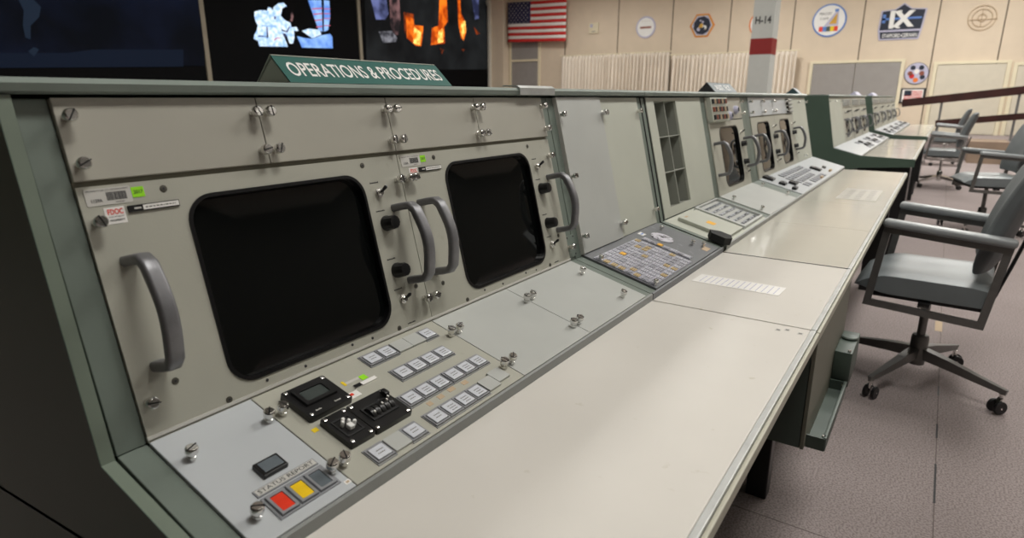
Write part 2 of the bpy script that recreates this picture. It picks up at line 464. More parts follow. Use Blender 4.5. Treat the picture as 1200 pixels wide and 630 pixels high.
# dark outer skin of the end panel with a lower kick plate
pr_=[(y+(.006 if y<.7 else -.006), z-.004) for y,z in end_profile()]
TX=.2787
def top_blanks(T, xs_, m='panel_top', s0=.2935, h=.0062):
    obj('gap_shade', MB().box((xs_[0],.2870,-.004),(xs_[-1],.2950,.0005),'olive_shade'), T, FM(0))  # shade band below the blank panels, painted as an olive strip
    for a,b_ in zip(xs_[:-1],xs_[1:]):
        th=[(a+.010,.361),(a+.010,.311),(b_-.010,.361),(b_-.010,.311)]
        plain_panel(T, FM, a, b_, s0, LM-.001, m, h, thumbs=th)
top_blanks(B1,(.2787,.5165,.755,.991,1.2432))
M1=monitor_panel(B1,.2787,.4763,tags=True)
M2=monitor_panel(B1,.755,.4882,tags=True)
for P_,x,s in ((M1,.2895,.249),(M1,.2895,.045),(M1,.742,.247),(M1,.745,.044),(M2,.7545+.011,.247),(M2,.765,.044),(M2,.7545+.022,.247),(M2,1.229,.25)): put('thumb_screw', TH, P_, FM, x, s)
# latch plate at the right of monitor two
lb=MB(); lb.box((0,0,0),(.035,.052,.003),'green_frame',.0006)
LP=obj('latch_plate', lb, B1, FM(1.243,.008,.0005))
put('thumb_screw', TH, LP, FM, 1.246, .034)
for dx,ds in ((.004,.047),(.031,.047),(.031,.005)): put('screw', DSC, LP, FM, 1.243+dx, .008+ds, .0035)
# bright seam strip between the two faces
obj('seam_strip', MB().box((.2787,.0040,0),(1.2432,.0078,.0056),'sticker_grey'), B1, FM(0))
LXS=(.2787,.405,.751,.975,1.2432)
LP1=plain_panel(B1,FL,LXS[0],LXS[1],0,LL-.003,'panel_cool',.004,'control_panel','cool grey panel with status report lights',thumbs=[(.2985,.148),(.396,.149),(.3005,.0335),(.396,.0335)])
LP2=plain_panel(B1,FL,LXS[1],LXS[2],0,LL-.003,'panel',.004,'control_panel','beige panel with rows of lit push buttons',thumbs=[(.416,.1495),(.741,.147),(.414,.0335),(.739,.035)])
LP3=plain_panel(B1,FL,LXS[2],LXS[3],0,LL-.003,'panel_blank',.004,'blank_panel',thumbs=[(.761,.146),(.964,.142),(.761,.034),(.962,.033)])
LP4=plain_panel(B1,FL,LXS[3],LXS[4],0,LL-.003,'panel_blank',.004,'blank_panel',thumbs=[(.986,.142),(1.200,.145),(.984,.032),(1.180,.031)])
lip(B1,.248,1.2715)
w1=worktop(B1,.2475,1.2725,label='scuffed cream worktop section')
for x,sv,w_ in ((.598,.044,.011),(.622,.046,.014),(.652,.044,.012),(.575,.043,.009)):
    b=MB(); b.box((0,0,0),(w_,.008,.0003),'tape'); obj('sticker', b, LP2, FL(x,sv,.004), 'faded tan sticker')
b=MB()
for k,(x,y,r) in enumerate(((1.24,.165,0),(1.247,.19,.3),(1.238,.205,.6))):
    b.box((x-.006,y,DZ),(x+.006,y+.010,DZ+.0003),'sticker_grey'); b.box((x-.004,y+.002,DZ+.0003),(x+.003,y+.008,DZ+.0004),'ink_soft')
obj('sticker', b, w1)
# status report: three lamps, engraved plate, square key
def st_lamp(cap):
    b=MB(); w,h=.0215,.030
    b.plate_hole(-w/2,w/2,-h/2,h/2,-w/2+.003,w/2-.003,-h/2+.003,h/2-.003,.001,0,.004,'btn_frame',1)
    b.box((-w/2+.0032,-h/2+.0032,0),(w/2-.0032,h/2-.0032,.0034),cap,.0008); return b.mesh('status_lamp')
b=MB(); b.plate_hole(.316,.394,.0145,.0505,.3182,.3918,.0165,.0485,.001,0,.002,'btn_frame',1); obj('lamp_surround', b, LP1, FL(0,0,.004))
for x,c,l in ((.3305,'btn_red','red status lamp'),(.355,'btn_yellow','yellow status lamp'),(.3795,'btn_grey','unlit grey status lamp')): put('status_lamp', st_lamp(c), LP1, FL, x,.0325,.004,l)
b=MB(); b.box((.316,.0535,0),(.394,.0645,.0015),'btn_frame'); b.box((.3175,.0548,.0015),(.3925,.0632,.002),'sticker_grey')
b.text('STATUS REPORT',.3200,.0562,.070,.0056,.002,'ink'); obj('status_plate', b, LP1, FL(0,0,.004))
b=MB(); b.box((-.0155,-.0115,0),(.0155,.0115,.006),'black',.0012); b.box((-.012,-.008,.006),(.012,.008,.0072),'btn_grey',.0006)
put('square_key', b.mesh('square_key'), LP1, FL, .3515,.083,.004)
b=MB(); b.box((0,0,0),(.008,.006,.0003),'sticker_white'); b.box((.002,.0015,.0003),(.006,.0045,.0005),'tape'); obj('sticker', b, LP1, FL(.397-.0005,.008,.004))
# buttons
def btns(row, s, P_=None, FF=FL):
    for i,x in enumerate(row): put('push_button', BT[i%4], P_ or LP2, FF, x, s, .004)
def row_frame(x0,x1,s):
    b=MB(); b.plate_hole(x0,x1,s-.0155,s+.0155,x0+.0012,x1-.0012,s-.0143,s+.0143,.0006,0,.0012,'btn_frame',1); return obj('button_bezel', b, LP2, FL(0,0,.004))
def cover(x0,x1,s):
    b=MB(); b.box((x0,s-.013,0),(x1,s+.013,.0042),'panel_blank',.0006); return obj('cover_plate', b, LP2, FL(0,0,.004))
D=.0297
btns((.5885,.5885+D),.172); btns((.7095,),.172); row_frame(.573,.634,.172); cover(.6345,.6635,.172); cover(.664,.694,.172); row_frame(.6943,.725,.172)
btns([.6005+D*i for i in range(4)],.120); row_frame(.585,.705,.120)
btns([.5655+D*i for i in range(3)],.070); row_frame(.550,.6405,.070)
btns([.6575+D*i for i in range(3)],.070); row_frame(.642,.7325,.070)
btns([.564+D*i for i in range(4)],.0205); row_frame(.5485,.669,.0205); cover(.6695,.698,.0215); cover(.699,.728,.0265)
btns((.459,),.0205); cover(.4745,.503,.0205); btns((.5185,),.0205); row_frame(.4435,.4743,.0205); row_frame(.5033,.534,.0205)
# black instrument blocks
def corner_screws(b, x0,x1,y0,y1,z,d=.007):
    for x in (x0+d,x1-d):
        for y in (y0+d,y1-d): b.lathe([(.0026,0),(.0026,.0012),(.0014,.0018)],'chrome',10,Matrix.Translation((x,y,z)))
b=MB(); b.prism(rr(0,.068,0,.062,.003,2),0,.009,'black'); b.plate_hole(.010,.058,.020,.054,.016,.052,.026,.047,.002,.009,.0125,'black',2)
b.box((.016,.026,.009),(.052,.047,.0105),'lcd'); corner_screws(b,0,.068,0,.062,.009,.005)
scribble(b,.014,.008,.008,.002,'sticker_grey',1) ; scribble(b,.044,.008,.009,.002,'sticker_grey',2)
b.M=Matrix.Translation((0,0,.009)); scribble(b,.014,.007,.009,.0025,'sticker_grey',1); scribble(b,.044,.007,.009,.0025,'sticker_grey',2); b.M=Matrix.Identity(4)
obj('digital_clock', b, LP2, FL(.431,.114,.004), 'black block with a small grey display')
b=MB(); b.prism(rr(0,.064,0,.060,.003,2),0,.0075,'black'); b.box((.010,.016,.0075),(.054,.044,.009),'black_soft'); corner_screws(b,0,.064,0,.060,.0075,.005)
T_=Matrix(((0,0,1,0),(1,0,0,0),(0,1,0,0),(0,0,0,1)))
for k in range(5):
    x=.013+.0082*k; b.lathe([(.011,0),(.0118,.002),(.0118,.005),(.011,.0065)],'black',16,Matrix.Translation((x,.030,.004)) @ T_)
for x,y in ((.015,.022),(.034,.028),(.044,.030),(.050,.034)): b.box((x,y,.0145),(x+.002,y+.003,.0168),'sticker_white')
b.box((.052,.040,.009),(.060,.052,.017),'black',.002)
obj('thumbwheel_unit', b, LP2, FL(.4785,.046,.004), 'black block of thumbwheels')
b=MB(); b.prism(rr(0,.0395,0,.060,.003,2),0,.0075,'black'); b.plate_hole(.006,.033,.013,.047,.008,.031,.016,.044,.001,.0075,.0085,'black_soft',1); corner_screws(b,0,.0395,0,.060,.0075,.005)
b.box((.0155,.021,.0075),(.0235,.030,.0135),'white',.0012)
for x,y in ((.013,.033),(.021,.031),(.026,.026),(.017,.037)): b.box((x-.002,y-.0022,.0075),(x+.002,y+.0022,.0165),'white',.0012)
obj('selector_switch', b, LP2, FL(.4375,.0465,.004), 'black block with a white switch')
b=MB(); b.box((0,0,0),(.008,.007,.0004),'sticker_yellow'); obj('sticker', b, LP2, FL(.424,.098,.004), 'tiny yellow square sticker')
b=MB(); b.box((0,0,0),(.040,.0065,.002),'sticker_white'); b.box((0,0,.002),(.0125,.0065,.0023),'black'); scribble(b,.016,.002,.02,.002,'ink_soft',4)
obj('name_strip', b, LP2, FL(.522,.133,.004), 'black and white name strip')
b=MB(); b.box((0,0,0),(.011,.010,.0005),'sticker_green'); obj('year_sticker', b, LP2, FL(.543,.1425,.004), 'bright green year sticker')
b=MB(); b.box((0,0,0),(.018,.012,.0005),'sticker_white'); b.box((.001,.005,.0005),(.009,.010,.0007),'sticker_red'); obj('property_sticker', b, LP2, FL(.503,.1195,.004), 'white sticker with red lettering')
b=MB(); b.box((0,0,0),(.004,.010,.0005),'sticker_yellow'); b.box((.004,.001,0),(.03,.006,.0003),'sticker_grey'); obj('sticker', b, LP2, FL(.515,.147,.004))

# ---- bay 2: blank face, rocker keyboard
B2=bay(1.275,1.83,'console bay with a tall blank face above a dark slab of small coded keys')
shell(B2,1.2745,1.8175,[(1.2745,1.3035),(1.7855,1.8175)])
plain_panel(B2,FM,1.3040,1.5345,.004,LM-.001,'panel_blank',.009,'face_panel','grey glossy left half of the blank face',thumbs=[(1.309,.340),(1.309,.194),(1.309,.048),(1.528,.340),(1.526,.045)])
plain_panel(B2,FM,1.5355,1.785,.004,LM-.001,'panel_plain',.004,'face_panel',thumbs=[(1.5455,.340),(1.5435,.045),(1.774,.341),(1.774,.046)])
obj('edge_strip', MB().box((1.3030,.004,-.002),(1.3039,LM-.002,.0105),'sticker_grey'), B2, FM(0))
KS=obj('key_slab', MB().box((1.3045,.0015,-.003),(1.7855,LL-.001,.005),'kp_slab',.001), B2, FL(0), 'dark slab holding the small keys')
keys=[button_mesh(c,.0236,.0198,True,9+i,'kp_b') for i,c in enumerate(('kp_a','kp_b','kp_a','kp_c'))]
ky=[button_mesh('sticker_orange',.0236,.0198,False,1)]
rnd=random.Random(5); nk=0
for c in range(11):
    for r_ in range(8):
        x=1.3215+c*.0232; s=.0195+r_*.0205
        me=keys[rnd.choice((0,0,1,2,1,3))]
        if (c,r_)==(4,6): me=ky[0]
        put('key', me, KS, FL, x, s, .005)
for r_ in range(7):
    put('key', ky[0] if r_==4 else keys[r_%2], KS, FL, 1.592, .030+r_*.0205, .005)
b=MB(); 
b.lathe([(.033,0),(.033,.002),(.028,.003),(.006,.003)],'kp_disc',32); b.lathe([(.006,.003),(.006,.0035)],'ink',12)
put('dial_card', b.mesh('dial_card'), KS, FL, 1.665,.135,.005,'pale round card like a dial')
b=MB(); b.box((-.012,-.009,0),(.012,.009,.0004),'sticker_white'); b.box((-.008,-.003,.0004),(.008,.002,.0006),'blue'); put('sticker', b.mesh('sticker'), KS, FL, 1.628,.183,.005)
b=MB(); b.box((-.018,-.009,0),(.018,.009,.0006),'tape'); put('sticker', b.mesh('sticker'), KS, FL, 1.724,.022,.005,'tan paper sticker')
for x,s in ((1.728,.165),(1.735,.035),(1.318,.158),(1.318,.012),(1.71,.06)): put('thumb_screw', TH, KS, FL, x, s, .005, sc=.85)
lip(B2,1.2745,1.8172,'kp_slab')
worktop(B2,1.2745,1.8175)
# pedestal that hangs below the worktop of bay 2, with a shallow cable trough
ped=MB(); PZ=H-.705
ped.box((1.283,.150,PZ),(1.81,.47,DZ-.055),'green_dark',.002)
PD=obj('pedestal', ped, B2)
obj('front_panel', MB().box((1.281,.142,PZ),(1.81,.1495,DZ-.024),'ped_front',.001), PD)
tr=MB(); z0=H-.705
tr.box((1.30,.108,z0),(1.62,.1415,z0+.004),'trough'); tr.box((1.30,.104,z0),(1.62,.110,z0+.030),'trough',.0006)
tr.box((1.298,.106,z0),(1.303,.1415,z0+.028),'green_dark'); tr.box((1.617,.106,z0),(1.622,.1415,z0+.028),'green_dark')
for x in (1.31,1.60): tr.lathe([(.004,0),(.004,.004)],'chrome',10,Matrix.Translation((x,.110,z0+.026)))
obj('cable_trough', tr, PD, label='open grey green metal trough')
jb=MB(); jb.box((1.63,.102,z0+.01),(1.80,.1415,z0+.10),'green_dark',.002); jb.lathe([(.004,0),(.004,.005)],'chrome',10,Matrix.Translation((1.64,.11,z0+.10)))
jb.lathe([(.018,0),(.020,.004),(.018,.007),(.006,.009)],'trough',20,Matrix.Translation((1.74,.121,z0+.10)))
obj('jack_box', jb, PD)
for x in (1.78,): obj('leg', MB().box((x,.28,0),(x+.05,.34,PZ-.001),'black',.003), B2)

# ---- bay 3: pigeonholes
B3=bay(1.83,2.40,'console bay with six open pigeonholes in its upright face')
pf=body_profile(s=.21)
pf[2]=(.62,LOW[1]-.06)
shell(B3,1.8190,2.3985,[(1.8190,1.8480),(2.3680,2.3985)],prof=[(.985,H+.004),(.90,.80),(.62,LOW[1]-.06),(.50,LOW[1]-.10),(.62,LOW[1]-.10),(.66,.02),(1.20,.02),(1.20,H+.004)])
fp=MB(); X0=1.853
fp.plate_hole(0,2.3665-X0,.004,LM-.002, 1.915-X0,2.108-X0,.032,.371,.001,-.004,.004,'panel_plain',1)
FP=obj('face_panel', fp, B3, FM(X0))
b=MB(); b.box((-.0045,-.001,-.02),(-.0005,LM,.0015),'black_soft'); obj('gasket', b, B3, FM(X0))
ph=MB(); d=-.155
for x0,x1,s0,s1 in ((1.909,1.914,.030,.373),(2.109,2.114,.030,.373),(2.0085,2.0125,.033,.370)): ph.box((x0,s0,d),(x1,s1,-.0045 if x0!=2.0085 else 0),'cell')
for s in (.031,.1435,.2575,.3725): ph.box((1.9142,s-.0015,d),(2.1088,s+.0015,-.0045 if s in(.031,.3725) else 0),'cell')
ph.box((1.909,.03,d-.004),(2.114,.373,d),'cell')
for x0 in (1.9145,2.013):
    for s0 in (.033,.146,.2595): ph.add([(x0,s0,-.02),(x0,s0+.108,-.02),(x0,s0+.108,d+.01),(x0+.09,s0+.108,d+.01),(x0+.09,s0,d+.01)],[[1,2,0],[2,3,4,0]],'cell')
obj('pigeonholes', ph, B3, FM(0))
# sloping lower face with recessed tray, notebook cover and keypad
obj('lower_panel', MB().box((1.848,.001,-.01),(2.3675,LL-.001,.001),'panel_plain',.001), B3, FL(0))
cv=MB(); cv.box((1.905,.012,0),(2.075,.178,.012),'panel_plain',.002); cv.box((1.963,.078,.012),(1.995,.105,.0124),'sticker_orange'); cv.box((1.93,.16,.012),(1.955,.168,.0122),'tape')
obj('cover_box', cv, B3, FL(0,0,.001), 'flat beige box with a yellow sticker')
kf=MB(); kf.plate_hole(2.095,2.345,.010,.190,2.110,2.338,.018,.183,.002,0,.012,'alu_edge',2); kf.box((2.11,.018,0),(2.338,.183,.003),'panel_blank')
KF=obj('keypad', kf, B3, FL(0,0,.001), 'silver framed keypad')
kk=button_mesh('btn_grey',.024,.011,False,2); kk2=button_mesh('btn_cap',.024,.011,False,2)
for c in range(7):
    for r_ in range(6):
        o=put('key', kk if r_==5 or (c+r_)%3==0 else kk2, KF, FL, 2.133+c*.030, .032+r_*.026, .004)
lip(B3,1.849,2.398)
wt3=worktop(B3,1.8190,2.3985,'desk_plexi')
g=MB(); g.box((1.8177,.15,DZ-.02),(1.8187,.49,DZ+.0012),'black_soft'); g.M=FL(0); g.box((1.8177,0,-.02),(1.8189,LL,.0025),'black_soft'); g.M=FM(0); g.box((1.8177,0,-.02),(1.8189,LM-.002,.0025),'black_soft')
obj('gasket', g, B3)
bw=MB(); bw.prism([(-.03,-.012),(-.012,.028),(.02,.032),(.034,.0),(.022,-.032),(-.01,-.034)],0,.022,'black_soft')
tag(obj('rubber_wedge', bw, None, FL(1.842,.022,.0062) @ Matrix.Rotation(R(20),4,'Z')),'small black wedge lying where the pigeonhole bay meets the worktop','wedge')

# ---- bay 4: one monitor, patch block above
B4=bay(2.40,2.99,'console bay with one narrow dark monitor below a patch block of coloured plugs')
shell(B4,2.3998,2.9885,[(2.3998,2.4290),(2.920,2.9885)])
P4=monitor_panel(B4,2.4295,.490,detail=False,gl=(.120,.385))
tp=plain_panel(B4,FM,2.4295,2.9195,.2915,LM-.001,'panel_top',.004,thumbs=[(2.905,.361),(2.905,.311)])
pb=MB(); pb.box((2.437,.285,0),(2.655,.378,.022),'panel_plain',.002)
for r_ in range(3):
    for c in range(8):
        pb.box((2.450+c*.024,.293+r_*.030,.022),(2.459+c*.024,.311+r_*.030,.030),('ink','brown','ink','tape')[(c+r_)%4])
obj('patch_block', pb, tp, FM(0), 'cream block of coloured plugs')
for x,s in ((2.712,.306),(2.815,.328)):
    b=MB(); b.lathe([(.018,0),(.018,.006),(.012,.016),(.004,.017)],'lilac',16); b.lathe([(.009,.016),(.009,.018)],'navy',12); put('jack', b.mesh('jack'), tp, FM, x, s)
plain_panel(B4,FL,2.4295,2.9195,0,LL-.003,'panel_blank',.004,thumbs=[(2.450,.152),(2.450,.040),(2.905,.150),(2.905,.038)])
lip(B4,2.3998,2.988)
worktop(B4,2.3998,2.9885,'desk_plexi')
# ---- bay 5: two monitors and control strip, end of the near row
B5=bay(2.99,4.46,'far end bay of the near console row, two narrow monitors and a plain blank face')
shell(B5,2.9890,4.4600,[(2.9890,3.055)])
P5=monitor_panel(B5,3.0555,.480,detail=False,gl=(.100,.345)); P6=monitor_panel(B5,3.5365,.480,detail=False,gl=(.100,.345),left=False)
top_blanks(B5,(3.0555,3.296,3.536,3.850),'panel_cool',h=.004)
vp=plain_panel(B5,FM,3.8505,4.017,.2915,LM-.001,'panel_blank',.004)
for k in range(4):
    b=MB(); b.box((3.875,.298+k*.021,0),(4.00,.309+k*.021,.012),'alu',.003); b.box((3.872,.296+k*.021,0),(3.880,.311+k*.021,.013),'black'); obj('pull_tab', b, vp, FM(0,0,.004))
plain_panel(B5,FM,4.0175,4.4595,.001,LM-.001,'panel_plain',.004,'face_panel',thumbs=[(4.20,.350),(4.20,.03),(4.44,.350)])
lp5=plain_panel(B5,FL,3.0555,4.4595,0,LL-.003,'panel_cool',.004,'control_panel','long pale control strip')
rnd=random.Random(11)
for r_ in range(4):
    for c in range(9):
        if rnd.random()<.85: put('push_button', BT[(c+r_)%4], lp5, FL, 3.32+c*.062+ (r_%2)*.02, .03+r_*.042, .004, sc=1.25)
for x,s,w,h,m_ in ((3.11,.150,.06,.05,'black'),(3.10,.09,.05,.03,'black'),(3.08,.035,.05,.02,'black'),(3.20,.06,.07,.035,'black'),(3.90,.06,.05,.06,'black'),(3.93,.085,.03,.02,'btn_red'),(4.02,.02,.05,.012,'tape'),(3.66,.012,.05,.012,'tape'),(4.08,.06,.03,.02,'ink_soft')):
    b=MB(); b.box((0,0,0),(w,h,.012),m_,.002); 
    if m_=='black': b.box((w*.25,h*.3,.012),(w*.75,h*.6,.016),'btn_frame')
    obj('switch_block', b, lp5, FL(x,s,.004))
lip(B5,2.989,4.46); worktop(B5,2.9890,4.4600,'desk_plexi')
obj('leg', MB().box((4.36,.20,0),(4.42,.30,DZ-.051),'black',.003), B5)
obj('leg', MB().box((2.36,.30,0),(2.40,.38,DZ-.051),'black',.003), B4)

# ---- the two further consoles in the same row
def far_console(x0, x1, label, plain, nb):
    T=thing('console_bay', label, 'console', ((x0+x1)/2,.8,0), 0, 'consoles further along the row')
    obj('cabinet', MB().xprism(body_profile(), x0+.016, x1-.001, 'green_dark'), T)
    obj('top_rail', MB().xprism(rail_profile(), x0+.016, x1, 'green_rail'), T)
    obj('end_panel', MB().xprism(end_profile(), x0, x0+.015, 'green_end'), T)
    obj('pedestal', MB().box((x0+.02,.16,H-.95),(x0+.40,.5,DZ-.055),'black',.003), T)
    x=x0+.02
    if plain:
        p=plain_panel(T,FM,x,x+plain,.001,LM-.001,'panel_plain',.004,'face_panel',thumbs=[(x+.03,.35),(x+plain-.03,.35),(x+plain/2,.35)]); x+=plain
    rnd=random.Random(int(x0*10))
    w=(x1-x-.01)/nb
    for k in range(nb):
        a=x+k*w
        tpb=plain_panel(T,FM,a,a+w-.03,.2915,LM-.001,'panel_top',.004)
        for q in range(3):
            b=MB(); b.box((a+.08+q*(w-.2)/3,.305,0),(a+.02+(q+1)*(w-.16)/3,.365,.010),'panel_blank',.002)
            for z in range(3): b.box((a+.09+q*(w-.2)/3,.312+z*.017,.010),(a+.01+(q+1)*(w-.16)/3,.318+z*.017,.014),'ink_soft')
            obj('indicator', b, tpb, FM(0,0,.004))
        mp=MB(); mp.plate_hole(.001,w-.031,.001,.2895,.10,min(w-.15,.10+.28),.03,.2,.02,-.003,.004,'panel',3)
        P=obj('monitor_panel', mp, T, FM(a)); g=MB(); g.dome(.1,min(w-.15,.38),.03,.2,.02,-.002,.005,'glass_dark'); obj('screen', g, P, FM(a))
        put('handle', HD, P, FM, a+.04, .13); put('handle', HD, P, FM, a+w-.09, .13)
        for s in (.17,.09): put('knob', KN, P, FM, a+min(w-.12,.41)+.02, s, sc=1.2)
        for q in range(4): 
            put('toggle_switch', TG, P, FM, a+.12+q*.07, .25, sc=1.4)
        obj('frame_strip', MB().box((a+w-.029,.0,-.04),(a+w-.001,LM-.001,.002),'green_frame'), T, FM(0))
    for k in range(nb):
        a=x+k*w
        lp=plain_panel(T,FL,a,a+w-.005,0,LL-.003,'panel_cool',.004,'control_panel')
        for c in range(6):
            for r_ in range(3):
                if rnd.random()<.7: put('push_button', BT[(c+r_)%4], lp, FL, a+.15+c*(w-.3)/6, .03+r_*.05, .004, sc=1.5)
        for q in range(3):
            b=MB(); b.box((0,0,0),(.06+.04*rnd.random(),.04,.014),'black',.003); obj('switch_block', b, lp, FL(a+.2+q*(w-.4)/2.5,.04+.06*(q%2),.004))
    if plain: plain_panel(T,FL,x0+.016,x-.001,0,LL-.003,'panel_cool',.004,'control_panel')
    lip(T,x0+.016,x1); worktop(T,x0+.016,x1,'desk_plexi')
    obj('leg', MB().box((x0+.60,.20,0),(x0+.66,.30,DZ-.051),'black',.003), T); obj('leg', MB().box((x0+.03,.2,0),(x0+.11,.32,H-.951),'black',.003), T)
    return T
far_console(5.38,8.05,'second console, past the gap, with dark green end panel and plain first face',.72,3)
far_console(8.66,12.6,'farthest console in the row, seen small in front of the grey double doors',0,4)

# ------------------------------------------------------------------ signs and things on the consoles
def tent(x0, x1, txt, mface, label, tw, th, tx, ty, zt=.036, slant=.042, back='panel_plain'):
    T=thing('desk_sign', label, 'sign', ((x0+x1)/2,.80,H+.0205))
    L=math.hypot(slant,zt); y0=.772; zb=H+.0207
    v=Vector((0,slant,zt)).normalized(); n=Vector((1,0,0)).cross(v)
    M=Matrix(((1,0,0,x0),(0,v.y,n.y,y0),(0,v.z,n.z,zb),(0,0,0,1)))
    f=MB(); f.box((0,0,-.0015),(x1-x0,L,0),mface,.0004); FF_=obj('front_face', f, T, M)
    t=MB(); t.text(txt,tx,ty,tw,th,0,'white',th=.0006,bold=.012); obj('lettering', t, FF_, M, 'white capital lettering')
    v2=Vector((0,-slant*.9,zt)).normalized(); n2=v2.cross(Vector((1,0,0)))
    M2=Matrix(((1,v2.x,-n2.x,x0),(0,v2.y,-n2.y,y0+slant*1.9+.002),(0,v2.z,-n2.z,zb),(0,0,0,1)))
    bk=MB(); bk.box((0,0,-.0015),(x1-x0,L*.97,0),back,.0004); obj('back_face', bk, T, M2)
    ec=MB(); ec.xprism([(y0+.004,zb),(y0+slant,zb+zt-.004),(y0+slant*1.9,zb)],x0+.0005,x0+.0015,'panel_plain' if back=='panel_plain' else 'ink'); obj('end_cap', ec, T)
    return T
tent(.579,.935,'OPERATIONS & PROCEDURES','sign_green','dark green tent sign lettered OPERATIONS & PROCEDURES on the nearest console top',.331,.0290,.012,.0125,.037,.040)
tent(2.57,2.885,'ASST  FLT','sign_slate','slate tent sign with faint white lettering on top of the patch block bay',.21,.027,.05,.011,.036,.036,'black')
for i,(x,w,l) in enumerate(((4.95,.0,''),)): pass
def wedge_sign(x, w, label, m='sign_slate', y=.80, z=H+.0205):
    b=MB(); b.xprism([(y-.02,z),(y+.022,z+.036),(y+.064,z)],x,x+w,m); b.xprism([(y-.012,z+.0045),(y+.016,z+.0285),(y+.017,z+.030),(y-.013,z+.0055)],x+.02,x+w-.02,'lilac')
    return tag(obj('desk_sign', b), label, 'sign')
wedge_sign(4.34,.10,'small slate tent sign on the far end of the near console row','sign_slate')
wedge_sign(7.45,.35,'tiny pale tent sign on top of the second console','lilac')
wedge_sign(9.2,.45,'tiny pale tent sign on top of the farthest console','lilac')
b=MB(); b.xprism([(.7545,H+.0185),(.764,H+.0235),(.80,H+.024),(.80,H+.0212),(.764,H+.0206),(.7575,H+.0165),(.7545,H+.004)],0,.145,'alu_edge')
tag(obj('clip_plate', b, None, Matrix.Translation((1.137,-.0012,.001))),'short bright metal clip over the console top rail beside the green sign','clip')
b=MB(); b.box((0,0,0),(.075,.206,.0004),'sticker_white')
rnd=random.Random(2)
for k in range(14):
    y=.012+k*.0135; x=.008
    while x<.066:
        d=.003+rnd.random()*.008; b.box((x,y,.0004),(min(x+d,.069),y+.0022,.00055),'lilac'); x+=d+.002
tag(obj('paper_strip', b, None, Matrix.Translation((1.465,.257,DZ+.0004)) @ Matrix.Rotation(R(-2),4,'Z')),'narrow white printed paper strip lying on the worktop below the coded keys','paper')
# pale sheet painting a faint reflection onto the clear desk cover further along
b=MB(); b.box((0,0,0),(.40,.16,.0006),'card')
for k in range(5):
    for q in range(3):
        b.box((.03+k*.07,.02+q*.045,.0006),(.08+k*.07,.045+q*.045,.0009),'reflection_mark')
tag(obj('reflection_card', b, None, Matrix.Translation((3.12,.20,DZ+.0004))),'pale painted reflection on the far end of the near worktop','card')

